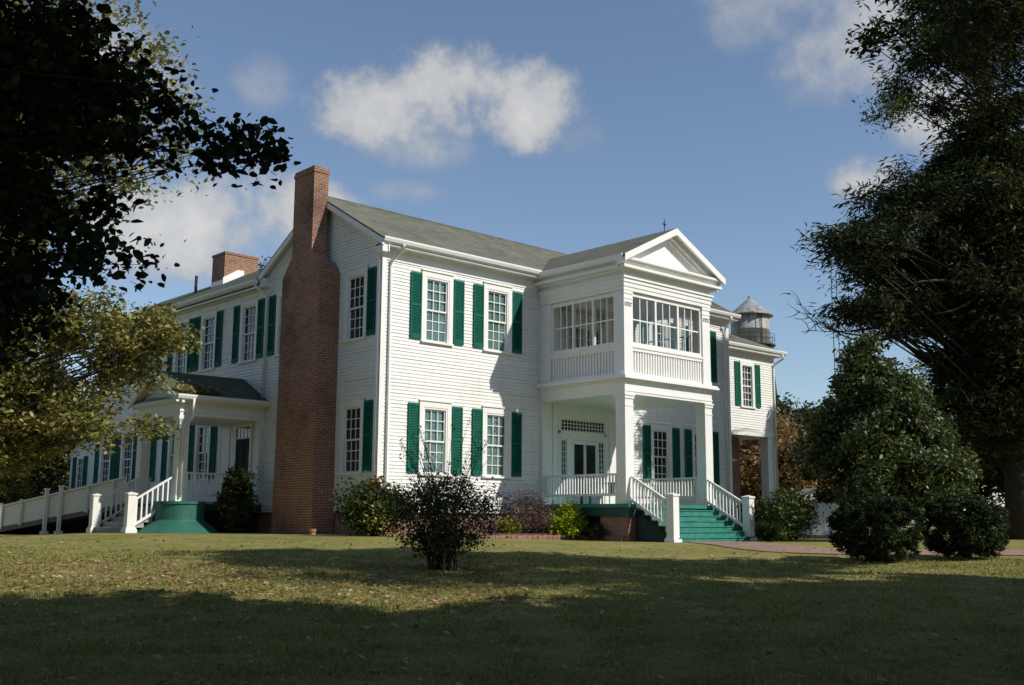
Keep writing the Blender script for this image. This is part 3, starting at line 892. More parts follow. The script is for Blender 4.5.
# flush-boarded entrance walls, doors, transoms
def entrance(z0, ztop, lights):
    mb = MB(wf)
    mb.box(7.3, 11.74, -.06, .0, z0, ztop)
    for x in (7.88, 10.93): mb.box(x - .06, x + .06, 0, .05, z0, ztop)
    mb.box(8.12, 10.72, 0, .03, z0 + 3.17, z0 + 3.23).box(8.12, 10.72, 0, .03, z0 + 2.62, z0 + 2.70)
    mb.box(8.12, 8.22, 0, .03, z0, z0 + 3.17).box(10.62, 10.72, 0, .03, z0, z0 + 3.17)
    mb.box(8.54, 8.84, 0, .05, z0, z0 + 2.45).box(10.14, 10.22, 0, .05, z0, z0 + 2.45).box(8.22, 10.62, 0, .045, z0 + 2.42, z0 + 2.5)
    w_ = mb.build('entrance_wall', M['trim'], house)
    tr_ = MB(wf).box(8.26, 10.58, .004, .012, z0 + 2.74, z0 + 3.12).build('transom', M['pane_dim'], w_)
    mb = MB(wf)
    for i in range(15): mb.box(8.26 + 2.32 * i / 14 - .012, 8.26 + 2.32 * i / 14 + .012, .012, .03, z0 + 2.74, z0 + 3.12)
    for i in range(4): mb.box(8.25, 10.59, .012, .028, z0 + 2.73 + .13 * i - .01, z0 + 2.73 + .13 * i + .012)
    mb.build('transom_bars', M['trim'], w_)
    for x0, x1 in ((8.27, 8.49), (10.28, 10.55)):
        MB(wf).box(x0, x1, .004, .012, z0 + .9, z0 + 2.36).build('sidelight', M['pane_dim'], w_)
        mb = MB(wf)
        for i in range(3): mb.box(x0 + (x1 - x0) * i / 2 - .012, x0 + (x1 - x0) * i / 2 + .012, .012, .028, z0 + .9, z0 + 2.36)
        for i in range(8): mb.box(x0, x1, .012, .027, z0 + .9 + 1.46 * i / 7 - .01, z0 + .9 + 1.46 * i / 7 + .01)
        mb.build('sidelight_bars', M['trim'], w_)
    mb = MB(wf)
    for x0, x1 in ((8.86, 9.49), (9.51, 10.14)):
        mb.box(x0, x0 + .05, .012, .05, z0 + .01, z0 + 2.38).box(x1 - .05, x1, .012, .05, z0 + .01, z0 + 2.38)
        mb.box(x0 + .05, x1 - .05, .012, .049, z0 + .01, z0 + .4).box(x0 + .05, x1 - .05, .012, .049, z0 + 2.24, z0 + 2.38)
    d = mb.build('screen_door', M['trim'], house)
    MB(wf).box(8.9, 10.1, .006, .014, z0 + .05, z0 + 2.3).build('screen', M['pane_dim'], d)
entrance(1.05, 4.72, 1)
# upper inner wall seen through the gallery glass
mb = MB(wf)
mb.box(8.5, 8.65, .0, .05, 5.39, 7.95).box(10.45, 10.6, 0, .05, 5.39, 7.95).box(8.5, 10.6, 0, .06, 7.8, 7.98).box(8.65, 10.45, -.05, -.03, 5.39, 7.8)
uw = mb.build('gallery_doorway', M['trim'], house)
for x0 in (8.75, 9.62):
    MB(wf).box(x0, x0 + .72, -.03, -.015, 5.8, 7.7).build('pane', M['pane_dim'], uw)
    mb = MB(wf)
    for i in range(4): mb.box(x0 + .72 * i / 3 - .015, x0 + .72 * i / 3 + .015, -.02, .02, 5.8, 7.7)
    for i in range(6): mb.box(x0, x0 + .72, -.02, .018, 5.8 + 1.9 * i / 5 - .015, 5.8 + 1.9 * i / 5 + .015)
    mb.build('bars', M['trim'], uw)

# railings
def railing(a, b, zt, zb, n, name='railing', w_=.045):
    """a, b = (x, y); heights zt / zb are pairs (at a, at b)"""
    a, b = np.array(a, float), np.array(b, float)
    mb = MB()
    P = lambda s, z: (a[0] + (b[0] - a[0]) * s, a[1] + (b[1] - a[1]) * s, z[0] + (z[1] - z[0]) * s)
    mb.bar(P(0, zt), P(1, zt), .085, .06); mb.bar(P(0, zb), P(1, zb), .07, .085)
    for i in range(n):
        s = (i + .5) / n
        p, q = np.array(P(s, zb)), np.array(P(s, zt))
        mb.box(p[0] - w_ / 2, p[0] + w_ / 2, p[1] - w_ / 2, p[1] + w_ / 2, p[2] + .02, q[2] - .015)
    return mb.build(name, M['trim'], house)
railing((PX0 + .2, -.16), (PX0 + .2, PY + .42), (2.04, 2.04), (1.36, 1.36), 26)
railing((PX1 - .2, -.16), (PX1 - .2, PY + .42), (2.04, 2.04), (1.36, 1.36), 26)
# front steps
mb = MB()
n = 7; z0 = -.19; rise = (1.05 - z0) / n; run = .285
for i in range(n - 1):
    y = PY - .21 - run * (i + 1); z = 1.05 - rise * (i + 1)
    mb.box(PX0 + .36, PX1 - .36, y - .03, y + run - .001, z - .04, z)
    mb.box(PX0 + .37, PX1 - .37, y + .0, y + run + .02, z - rise - .0, z - .041)
mb.build('front_steps', M['step'], house)
for s, x in ((0, PX0 + .30), (1, PX1 - .36)):
    mb = MB()
    pts = [(x, PY - .2, z0 - .1), (x, PY - .2, 1.02)]
    for i in range(n - 1):
        y = PY - .21 - run * (i + 1); z = 1.05 - rise * (i + 1)
        pts += [(x, PY - .21 - run * i - .02 if i else PY - .22, z - .03), (x, y - .01, z - .03)]
    pts += [(x, PY - .21 - run * (n - 1) - .01, z0 - .1)]
    mb.prism(pts, (.055, 0, 0))
    mb.build('stair_stringer', M['dark'] if s == 0 else M['step'], house)  # west one near-black: painted shade behind the lattice
# lattice on the west side of the steps
mb = MB()
xx = PX0 + .27
for k in range(-14, 16):
    for sg in (1, -1):
        pts = []
        for s in np.linspace(0, 1.2, 13):
            y = PY - .25 - .0 + k * .11 - sg * s; z = -.25 + s
            zmax = 1.0 - rise - (PY - .21 - y) / run * rise
            if PY - .22 - run * 6 < y < PY - .24 and z < zmax: pts.append((xx + (.012 if sg > 0 else 0), y, z))
        if len(pts) > 1: mb.bar(pts[0], pts[-1], .03, .008, (1, 0, 0))
mb.build('lattice', M['fascia'], house)
def newel(x, y, z0, z1, w_=.30):
    mb = MB()
    mb.box(x - w_ / 2, x + w_ / 2, y - w_ / 2, y + w_ / 2, z0 - .1, z1 - .05)
    b = w_ / 2 + .055
    mb.add([(x - b, y - b, z0 - .05), (x + b, y - b, z0 - .05), (x + b, y + b, z0 - .05), (x - b, y + b, z0 - .05)] +
           [(x - b, y - b, z0 + .10), (x + b, y - b, z0 + .10), (x + b, y + b, z0 + .10), (x - b, y + b, z0 + .10)] +
           [(x + i * (w_ / 2 + .002), y + j * (w_ / 2 + .002), z0 + .2) for i, j in ((-1, -1), (1, -1), (1, 1), (-1, 1))],
           [(0, 3, 2, 1), (0, 1, 5, 4), (1, 2, 6, 5), (2, 3, 7, 6), (3, 0, 4, 7), (4, 5, 9, 8), (5, 6, 10, 9), (6, 7, 11, 10), (7, 4, 8, 11), (8, 9, 10, 11)])
    c = w_ / 2 + .03
    mb.box(x - c, x + c, y - c, y + c, z1 - .05, z1)
    mb.add([(x - c, y - c, z1), (x + c, y - c, z1), (x + c, y + c, z1), (x - c, y + c, z1), (x, y, z1 + .05)], [(0, 1, 4), (1, 2, 4), (2, 3, 4), (3, 0, 4), (0, 3, 2, 1)])
    return mb.build('newel_post', M['trim'], house)
for x in (PX0 + .25, PX1 - .42):
    newel(x, -5.84, -.19, 1.34, .29)
    railing((x, PY - .04), (x, -5.70), (1.95, 1.10), (1.16, .30), 11, 'stair_railing')
# ---------------------------------------------------------------- west portico
QX, QY0, QY1 = -3.3, 6.95, 10.35
MB().box(QX - .05, -.02, QY0 - .02, QY1 + .05, .98, 1.06).build('porch_deck', M['grey_step'], house)
MB().box(QX, -.02, QY0, QY1, .72, .978).build('deck_fascia', M['fascia'], house)
MB().box(QX + .6, -.02, QY0 + .25, QY1 - .1, -.4, .718).build('underfloor', M['dark'], house)  # near-black filler as the shade below the side porch
def pcol(x, y, w_=.36):
    mb = MB()
    mb.box(x - w_ / 2, x + w_ / 2, y - w_ / 2, y + w_ / 2, 1.06, 3.98)
    for (e, a, b) in ((.03, 1.06, 1.25), (.02, 3.50, 3.54), (.03, 3.80, 3.86), (.06, 3.86, 3.98)): mb.box(x - w_ / 2 - e, x + w_ / 2 + e, y - w_ / 2 - e, y + w_ / 2 + e, a, b)
    return mb.build('column', M['trim'], house)
pcol(QX + .2, QY0 + .2); pcol(QX + .2, QY1 - .2)
MB().box(-.22, -.0, QY0 + .02, QY0 + .36, 1.06, 3.98).build('pilaster', M['trim'], house)
mb = MB()
for (e, a, b) in ((.0, 3.98, 4.40), (.03, 4.12, 4.16), (.05, 4.40, 4.46), (.16, 4.46, 4.53)): mb.box(QX - e, -.03 - e * .01, QY0 - e, QY1 + e, a, b)
mb.build('porch_cornice', M['trim'], house)
MB().box(QX + .3, -.05, QY0 + .3, QY1 - .3, 3.965, 3.978).build('porch_ceiling', M['trim'], house)
yc = (QY0 + QY1) / 2; e0, e1 = QY0 - .30, QY1 + .30
zq = 4.62; zqr = 5.66
mb = MB()
xo = QX - .28
mb.prism([(xo, e0, zq), (xo, yc, zqr), (xo, yc, zqr + .025), (xo, e0, zq + .025)], (.015 - xo, 0, 0))
mb.prism([(xo, e1, zq), (xo, yc + .002, zqr), (xo, yc + .002, zqr + .025), (xo, e1, zq + .025)], (.015 - xo, 0, 0))
proof = mb.build('roof', M['mossy'], house)
mb = MB()
mb.prism([(QX + .02, e0 + .35, 4.53), (QX + .02, e1 - .35, 4.53), (QX + .02, yc, zqr - .12)], (.08, 0, 0))
for s in (0, 1):
    e = e0 if s == 0 else e1
    for (x0, x1, a, b) in ((xo - .015, QX, -.09, -.002), (xo - .03, xo + .07, -.20, -.004), (QX - .1, QX, -.22, -.09)):
        mb.prism([(x0, e, zq + a), (x0, yc, zqr + a), (x0, yc, zqr + b), (x0, e, zq + b)], (x1 - x0, 0, 0))
mb.box(QX - .20, QX + .0, e0 + .12, e1 - .12, 4.531, 4.575)
mb.build('pediment', M['trim'], house)
MB().prism([(QX - .2, e0 + .05, 4.575), (QX - .2, e1 - .05, 4.575), (QX - .2, (e0 + e1) / 2, 4.7)], (.2, 0, 0)).build('pent_roof', M['fascia'], house)
gutter(MB_ := MB(), (xo, e0 + .03, zq + .06), (-.03, e0 + .03, zq + .06), (0, -1, 0)); MB_.build('gutter', M['gutter'], house)
MB().box(QX - .12, -.04, e0 + .03, QY0, 4.50, 4.54).build('soffit', M['trim'], house)
spout([(QX + .32, e0 - .05, 4.55), (QX + .32, e0 - .05, 3.9), (QX + .12, QY0 - .07, 3.62), (QX + .12, QY0 - .07, 1.2)], .045)
railing((QX + .38, QY0 + .14), (-.1, QY0 + .14), (2.03, 2.03), (1.28, 1.28), 19)
# recessed entrance on the west wall
mb = MB(ww)
mb.box(7.3, 10.2, -.06, .0, 1.06, 3.98)
mb.box(7.80, 7.95, 0, .05, 1.06, 3.90).box(8.97, 9.12, 0, .05, 1.06, 3.90).box(7.80, 9.12, 0, .055, 3.86, 3.97).box(9.5, 9.56, 0, .03, 1.06, 3.98).box(7.95, 8.97, 0, .04, 3.42, 3.48)
we = mb.build('entrance_wall', M['trim'], house)
MB(ww).box(7.95, 8.97, .004, .012, 3.48, 3.86).build('transom', M['pane_dim'], we)
mb = MB(ww)
for i in range(1, 4): mb.box(7.95 + 1.02 * i / 4 - .013, 7.95 + 1.02 * i / 4 + .013, .012, .03, 3.48, 3.86)
mb.box(7.95, 8.97, .012, .028, 3.66, 3.685)
mb.build('transom_bars', M['trim'], we)
mb = MB(ww)
mb.box(7.95, 8.97, .005, .02, 1.07, 3.42)
for a, b in ((7.97, 8.45), (8.47, 8.95)):
    mb.box(a, a + .08, .02, .04, 1.07, 3.4).box(b - .08, b, .02, .04, 1.07, 3.4).box(a + .08, b - .08, .02, .039, 2.1, 2.2).box(a + .08, b - .08, .02, .039, 1.07, 1.3).box(a + .08, b - .08, .02, .039, 3.28, 3.4)
dr = mb.build('door', M['door'], house)
MB().lathe((-.06, 8.40, 2.05), [(.015, -.03), (.035, 0), (.015, .03)], 10).build('handle', M['terracotta'], dr)
# west steps
mb = MB()
for i in range(5):
    x = QX - .05 - .29 * (i + 1); z = 1.06 - .177 * (i + 1)
    mb.box(x - .02, x + .289, QY0 + .32, QY1 - .3, z - .04, z).box(x + .02, x + .30, QY0 + .33, QY1 - .31, z - .177, z - .041)
mb.build('side_steps', M['grey_step'], house)
for y in (QY0 + .26, QY1 - .24):
    newel(-4.74, y, .0, 1.30, .28)
    railing((QX + .1, y), (-4.62, y), (1.96, 1.08), (1.12, .24), 8, 'stair_railing', .05)
# green drum pier
dm = MB().lathe((-3.05, 7.12, 0), [(1.48, -.3), (1.42, .0), (1.12, .22), (.86, .40), (.83, .44), (.83, .96), (.87, .965), (.87, 1.055), (.5, 1.056)], 40)
tag(dm.build('pier', M['drum'], house, smooth=False), 'green painted round pier with a flared foot at the side porch corner')
# lean-to at the far end of the wing
mb = MB()
mb.prism([(.1, 22.2, .3), (.1, 25.2, .3), (.1, 25.2, 3.55), (.1, 22.2, 4.85)], (3.8, 0, 0)).build('wall', M['siding'], house)
siding('siding', ww, 22.3, 25.25, .72, 4.8, [(23.62, 24.38, 1.9, 3.2)], lambda z: (22.3, min(25.25, 25.25 - (z - 3.55) / .43) if z > 3.55 else 25.25))
MB().prism([(-.25, 25.5, 3.50), (-.25, 22.3, 4.9), (-.25, 22.3, 5.0), (-.25, 25.5, 3.60)], (4.2, 0, 0)).build('roof', M['mossy'], house)
MB(ww).box(25.11, 25.25, 0, .03, .7, 3.55).prism([(25.5, .0, 3.30), (22.3, .0, 4.7), (22.3, .0, 4.9), (25.5, .0, 3.5)], (0, .05, 0)).build('cornice', M['trim'], house)
mb = MB(ww)
mb.box(23.58, 23.70, -.02, .05, 1.85, 3.35).box(24.30, 24.42, -.02, .05, 1.85, 3.35).box(23.58, 24.42, -.02, .052, 3.25, 3.38).box(23.58, 24.42, -.02, .08, 1.80, 1.86)
lw = mb.build('window', M['trim'], house)
mb = MB(ww)
for i in range(3): mb.box(23.70 + .3 * i - .015, 23.70 + .3 * i + .015, -.015, .012, 1.86, 3.25)
for i in range(5): mb.box(23.7, 24.3, -.014, .011, 1.86 + 1.39 * i / 4 - .015, 1.86 + 1.39 * i / 4 + .015)
mb.build('sash', M['trim'], lw)
MB(ww).box(23.68, 24.32, -.03, -.02, 1.85, 3.3).build('pane', M['pane_dim'], lw)
shs = make_shutter(1.5, .42)
shs.location = (0, 23.35, 1.85); shs.rotation_euler = (0, 0, QW)
copy_part(shs, house, (0, 24.66, 1.85), QW)

# ---------------------------------------------------------------- east wing on piers
EX0, EX1, EY0, EY1 = 18.76, 25.25, 2.0, 9.8
MB().box(EX0, EX1 - .1, EY0 + .1, EY1, 4.52, 8.5).prism([(EX1 - .2, EY0 + .1, 8.5), (EX1 - .2, EY1, 8.5), (EX1 - .2, (EY0 + EY1) / 2, 9.9)], (.1, 0, 0)).build('wall', M['siding'], house)
ewf = lambda u, d, z: (u, EY0 - d, z)
EWC = 22.98
eb, et = 5.90, 7.98
eo = [(c - .46, c + .46, eb - .03, et - .1) for c in (EWC, EWC - 2.42)]
siding('siding', ewf, EX0, EX1, 4.72, 8.3, eo)
mb = MB(ewf)
mb.box(EX0, EX1, 0, .035, 4.50, 4.73).box(EX0, EX1, 0, .04, 8.22, 8.5).box(EX0, EX1 + .1, 0, .14, 8.46, 8.51).box(EX0, EX1 + .4, 0, .38, 8.51, 8.57).box(EX1 - .17, EX1, 0, .032, 4.74, 8.22)
mb.build('cornice', M['trim'], house)
MB().box(EX1 - .08, EX1, EY0 + .01, EY1, 4.5, 8.5).build('wall', M['siding'], house)
mb = MB()
zrE = 8.74 + .40 * (5.9 - 1.5)
roofslab(mb, (EX0 - .0, 1.5, 8.74), (EX1 + .5, 1.5, 8.74), (EX1 + .5, 5.9, zrE), (EX0 - .0, 5.9, zrE))
roofslab(mb, (EX0 - .0, 10.3, 8.74), (EX1 + .5, 10.3, 8.74), (EX1 + .5, 5.902, zrE), (EX0 - .0, 5.902, zrE))
mb.build('roof', M['shingle'], house)
gutter(MB_ := MB(), (EX0 + .1, 1.62, 8.77), (EX1 + .5, 1.62, 8.77), (0, -1, 0)); MB_.build('gutter', M['gutter'], house)
spout([(EX1 + .2, 1.55, 8.6), (EX1 + .2, 1.55, 8.4), (EX1 - .1, 1.9, 8.1), (EX1 - .1, 1.93, 7.9), (EX1 - .1, 1.93, .3)])
MB().box(EX1 - .66, EX1 - .06, EY0 + .02, EY0 + .45, -.4, 4.5).box(EX1 - .70, EX1 - .02, EY0 - .01, EY0 + .49, 4.2, 4.45).build('pier', M['trim'], house)
MB().box(22.6, 23.75, 3.1, 4.1, -.4, 4.52).build('pier', M['brick'], house)
# east wing windows: narrower
def scaled_window(c):
    h = et - eb
    mb = MB(ewf)
    mb.box(c - .58, c - .40, -.11, .045, eb - .02, et + .05).box(c + .40, c + .58, -.11, .045, eb - .02, et + .05).box(c - .58, c + .58, -.11, .047, et - .12, et + .08)
    f = mb.build('window', M['trim'], house)
    MB(ewf).box(c - .6, c + .6, -.1, .09, eb - .09, eb - .022).build('sill', M['trim'], f)
    mb = MB(ewf)
    mb.box(c - .40, c - .36, -.06, -.03, eb, et - .12).box(c + .36, c + .40, -.06, -.03, eb, et - .12)
    for i in (1, 2): mb.box(c - .36 + .72 * i / 3 - .013, c - .36 + .72 * i / 3 + .013, -.058, -.035, eb, et - .12)
    for i in range(7):
        q = .03 if i == 3 else .014
        mb.box(c - .40, c + .40, -.059, -.033, eb + (h - .12) * i / 6 - q, eb + (h - .12) * i / 6 + q)
    mb.build('sash', M['trim'], f)
    MB(ewf).box(c - .42, c + .42, -.095, -.085, eb - .02, et - .1).build('pane', M['pane_dim'], f)
for c in (EWC, EWC - 2.42): scaled_window(c)
she = make_shutter(et - eb, .42)
she.location = (EWC - .81, EY0, eb)
for c in (EWC + .81, EWC - 2.42 - .81): copy_part(she, house, (c, EY0, eb))

# ------------------------------------------------------------------ ramp
RS = np.array([-3.45, 10.62]); RD = np.array([-.5, .866]); RN = np.array([.866, .5])
ramp_t = thing('wheelchair_ramp', 'long white panelled wheelchair ramp sloping down from the side porch', 'ramp')
def rp(s, n_, z): p = RS + RD * s + RN * n_; return (p[0], p[1], z)
rz_ = lambda s: 1.04 - .165 * s
mb = MB()
mb.prism([rp(-.1, 0, .86), rp(7.2, 0, rz_(7.2) - .2), rp(7.2, 0, rz_(7.2)), rp(-.1, 0, 1.05)], (RN[0] * 1.35, RN[1] * 1.35, 0)).build('deck', M['ramp_floor'], ramp_t)
mb = MB()
for n_ in (-.03, 1.36):
    mb.prism([rp(0, n_, rz_(0) - .02), rp(7.2, n_, rz_(7.2) - .02), rp(7.2, n_, rz_(7.2) + .66), rp(0, n_, rz_(0) + .86)], (RN[0] * .03, RN[1] * .03, 0))
mb.build('panel', M['trim'], ramp_t)
mb = MB()
for n_ in (-.05, 1.37): mb.bar(rp(0, n_, rz_(0) + .90), rp(7.2, n_, rz_(7.2) + .70), .14, .06)
mb.build('handrail', M['trim'], ramp_t)
MB().prism([rp(-.1, 1.2, -.4), rp(7.0, 1.2, -.4), rp(7.0, 1.2, rz_(7.0) - .16), rp(-.1, 1.2, .9)], (RN[0] * .04, RN[1] * .04, 0)).build('shade_sheet', M['dark'], ramp_t)  # added dark sheet, the shade under the ramp put in as colour
for s in (.5, 1.6, 2.75, 3.38, 4.5, 5.4, 6.4):
    tall = s in (2.75, 3.38)
    for n_ in ((-.1,) if not tall else (-.1,)):
        p = rp(s, n_, 0); b = .06 if tall else .045
        g0 = ground(p[0], p[1])
        z1 = rz_(s) + (1.02 if tall else .86)
        mb = MB().box(p[0] - b, p[0] + b, p[1] - b, p[1] + b, (g0 - .1) if tall else rz_(s) - .1, z1)
        if tall: mb.box(p[0] - b - .03, p[0] + b + .03, p[1] - b - .03, p[1] + b + .03, z1, z1 + .05).box(p[0] - .12, p[0] + .12, p[1] - .12, p[1] + .12, g0 - .1, g0 + .14)
        mb.build('post', M['trim'], ramp_t)

# ------------------------------------------------------------------ small things by the house
bn = thing('bench', 'dark green slatted bench on the front porch behind the steps', 'bench', (9.75, -.75, 1.05))
b_w = 1.0
MB().box(-b_w, b_w, -.25, .2, .40, .45).build('seat', M['bench'], bn)
mb = MB().box(-b_w, b_w, .2, .25, .78, .86)
for i in range(14): mb.box(-b_w + .05 + i * .145, -b_w + .09 + i * .145, .205, .24, .45, .78)
mb.build('backrest', M['bench'], bn)
for x in (-b_w, b_w - .07):
    for y in (-.25, .18): MB().box(x, x + .07, y, y + .07, 0, .40 if y < 0 else .86).build('leg', M['bench'], bn)
cp = MB().lathe((0, 0, 0), [(.10, -.15), (.10, .12), (.125, .125), (.125, .2), (.085, .205), (.085, .1)], 14)
o = cp.build('clay_pipe', M['terracotta'], smooth=False); o.location = (-1.15, 1.75, -.02)
tag(o, 'short upright terracotta pipe in the grass at the foot of the tall chimney', 'pipe')
# flower bed and its edging
mb = MB()
bed = [(2.6, -.05), (2.7, -1.75), (6.2, -1.95), (6.9, -1.9), (6.95, -.05)]
mb.prism([(x, y, -.25) for x, y in bed], (0, 0, .31)).build('flower_bed', M['mulch']).data.name = 'flower_bed'
tag(bpy.data.objects['flower_bed'], 'mulched planting bed along the front wall', kind='structure')
mb = MB()
cp_ = [(2.55, -1.2), (2.65, -1.84), (4.4, -1.98), (6.2, -2.06), (7.0, -2.0), (7.02, -4.0)]
for (ax, ay), (bx, by) in zip(cp_, cp_[1:]):
    ln = math.hypot(bx - ax, by - ay); n = int(ln / .21)
    for i in range(n):
        for row in (0, 1):
            s0, s1 = (i + .03 + .5 * row * 0) / n, (i + .97) / n
            j = random.uniform(-.012, .012)
            mb.bar((ax + (bx - ax) * s0, ay + (by - ay) * s0 + j, -.12 + row * .085), (ax + (bx - ax) * s1, ay + (by - ay) * s1 + j, -.12 + row * .085 + random.uniform(-.006, .006)), .10, .075)
tag(mb.build('brick_edging', M['brick_pier']), 'low pinkish brick edging round the planting bed left of the front steps', 'edging')

# bushes -------------------------------------------------------------
def make_bush(name, label, base, rad, h, leaf, n, size, stems=8, group=None, clumps=60, aspect=.55, loose=.16, lo=.0, extra=None, cat='shrub', shape=1.0, boxy=0, foot=.14, stem_r=.028):
    base = np.array(base, float)
    root = thing(name, label, cat, base, group=group)
    d = rng.normal(size=(clumps, 3)); d /= np.linalg.norm(d, axis=1)[:, None]
    r_ = rng.uniform(size=clumps) ** (.16 if boxy else .3)
    if boxy:
        d = np.sign(d) * np.abs(d) ** .78; d /= (np.abs(d) ** 2.6).sum(1)[:, None] ** (1 / 2.6)
    rx, ry = (rad if isinstance(rad, tuple) else (rad, rad))
    lob = 1 + .16 * np.sin(3 * np.arctan2(d[:, 1], d[:, 0]) + rng.uniform(0, 6)) + .08 * rng.normal(size=clumps)
    if boxy: lob = 1 + .35 * (lob - 1)
    c = d * (r_ * lob)[:, None] * np.array([rx * .88, ry * .88, h * .44]); c[:, 2] += h * .5 + lo
    if shape < 1:    # vase: narrow at the foot
        k = shape + (1 - shape) * np.clip(c[:, 2] / h, 0, 1); c[:, :2] *= k[:, None]
    mb = MB()
    for i in range(stems):
        e = c[rng.integers(clumps)]
        a = rng.uniform(0, 6.28); s0 = np.array([math.cos(a), math.sin(a), 0]) * rx * foot * rng.uniform(.4, 1.2)
        mb.tube(bez(s0 - (0, 0, .1), s0 * 1.3 + (0, 0, e[2] * .5), e, 6), [stem_r * h ** .5 * (1 - .8 * j / 5) for j in range(6)], 5, cap=False)
    mb.build('stem', M['bark_dark'], root)
    P = np.repeat(c, n // clumps, 0); P = P + rng.normal(size=P.shape) * np.array([loose * rx, loose * ry, loose * h * .55]) * 1.0
    P = P[P[:, 2] > .02]
    leaf_mesh('foliage', P, size, leaf, root, aspect)
    if extra:
        for (em, ec, er, en) in extra:
            Q = np.array(ec) + rng.normal(size=(en, 3)) * er
            leaf_mesh('foliage', Q, size, em, root, aspect)
    return root
def gb(x, y): return (x, y, float(ground(x, y)))
make_bush('shrub', 'mixed dark green shrub with orange tips against the white house corner', gb(-.62, -1.0), (1.3, .8), 1.75, M['yew'], 9000, .10, 10, clumps=80,
          extra=[(M['orange'], (-.25, -.2, 1.55), .12, 220), (M['orange'], (.55, -.5, .75), .16, 260), (M['orange'], (.2, -.6, .25), .14, 120), (M['gold'], (-.5, -.5, .6), .25, 260)])
make_bush('shrub', 'small round yellow green shrub left of the purple brown one', gb(4.55, -1.25), .5, .72, M['gold'], 2500, .07, 5, clumps=36)
make_bush('shrub', 'purple brown bare looking shrub beside the lime green one', gb(5.45, -1.15), .95, 1.5, M['purple'], 13000, .05, 30, clumps=90, loose=.2)
make_bush('shrub', 'bright lime green shrub left of the front porch', gb(6.55, -1.95), (.82, .6), 1.15, M['lime'], 6500, .085, 8, clumps=60)
make_bush('shrub', 'dull low shrub between the lime shrub and the brick pier', gb(7.0, -3.0), .42, .58, M['far_green'], 1800, .06, 5, clumps=26)
make_bush('shrub', 'leafy yellow topped bush growing in front of the side porch rail', gb(-1.6, 5.95), (.62, .5), 2.0, M['yew'], 5200, .14, 8, clumps=46,
          extra=[(M['gold'], (.15, -.1, 1.75), .22, 380), (M['gold'], (.25, -.2, 1.05), .13, 90)])
make_bush('shrub', 'big sprawling dark bush with upright twigs alone on the lawn', L(-1.35, 21.9), (1.62, 1.3), 1.78, M['bush_leaf'], 15500, .055, 34, clumps=240, loose=.12, shape=.42, lo=.16, foot=.17, stem_r=.016)
# bare upright twigs of that bush
bigb = [o for o in C.objects if o.get('label', '').startswith('big sprawling')][0]
mb = MB()
for i in range(34):
    a = rng.uniform(0, 6.28); r_ = rng.uniform(.1, .55); ht = rng.uniform(1.9, 2.95)
    e = np.array([math.cos(a) * (r_ + .6), math.sin(a) * (r_ + .6), ht])
    mb.tube(bez(np.array([math.cos(a) * .1, math.sin(a) * .1, 0]), np.array([math.cos(a) * r_ * .6, math.sin(a) * r_ * .6, ht * .6]), e, 7), [.014 * (1 - .8 * j / 6) for j in range(7)], 4, cap=False)
tw = mb.build('twig', M['bark_dark'], bigb)
vv = np.array(mb.v); vv = vv[(vv[:, 2] > 1.2)]
Q = vv[rng.integers(len(vv), size=1500)] + rng.normal(size=(1500, 3)) * .035 + rng.uniform(-.12, .12, (1500, 1)) * np.array([0, 0, 1])
leaf_mesh('foliage', Q, .042, M['bush_leaf'], bigb, .55)
def boxwood(label, base, rad, h): return make_bush('boxwood', label, base, (rad, rad), h, M['boxwood'], 42000, .055, 6, group='clipped boxwoods on the right of the lawn', clumps=460, loose=.045, cat='bush', boxy=1, lo=-.06)
boxwood('dark clipped boxwood ball nearer the front steps', L(8.55, 25.5), 1.08, 1.66)
boxwood('dark clipped boxwood ball nearer the right edge of the lawn', L(10.85, 26.0), 1.04, 1.6)
make_bush('shrub', 'large rounded olive shrub right of the front steps', L(9.45, 37.5), (1.12, 1.0), 1.75, M['yew'], 8000, .10, 8, clumps=80, extra=[(M['gold'], (.4, -.2, 1.1), .35, 600)])
make_bush('shrub', 'small dark ball shrub beside the right stair newel', L(8.6, 36.2), .48, .72, M['boxwood'], 2600, .07, 4, clumps=36)
make_bush('shrub', 'low dark shrub under the raised east wing', L(9.2, 40.5), (1.2, .9), 1.3, M['far_green'], 4000, .10, 5, clumps=50)

# ------------------------------------------------------------------ trees

make_tree('oak_tree', 'yellow green oak with low spreading boughs in front of the side porch', 'tree', L(-19.5, 31.5),
          [(L(-14.4, 31, 5.3), (3.8, 3.4, 1.9)), (L(-11.0, 31, 5.85), (2.3, 1.8, 1.05)), (L(-13.8, 30.5, 3.8), (2.7, 1.8, 1.15)), (L(-11.4, 30.5, 3.0), (1.7, 1.0, .34)), (L(-14.6, 30.2, 2.6), (1.8, 1.5, 1.0)),
           (L(-17, 30, 4.2), (3.4, 3, 2.3)), (L(-15.8, 32, 7.6), (2.4, 2.6, 1.8)), (L(-20, 32, 7), (4, 4, 4))],
          7, .38, M['oak'], 560, 240, .31, .115, aspect=.6, limb_from=(.3, .95), branch_r=.035, droop=.1, nv=6)
make_tree('oak_tree', 'tall olive leaved oak rising behind the dark overhanging boughs', 'tree', L(-21.5, 35),
          [(L(-15.0, 34, 14.3), (4.4, 4, 4.2)), (L(-20, 35, 15), (6, 5, 5)), (L(-17.5, 34, 10), (3.5, 3, 2.5))],
          14, .5, M['oak'], 300, 100, .5, .19, aspect=.6, limb_from=(.35, .95))
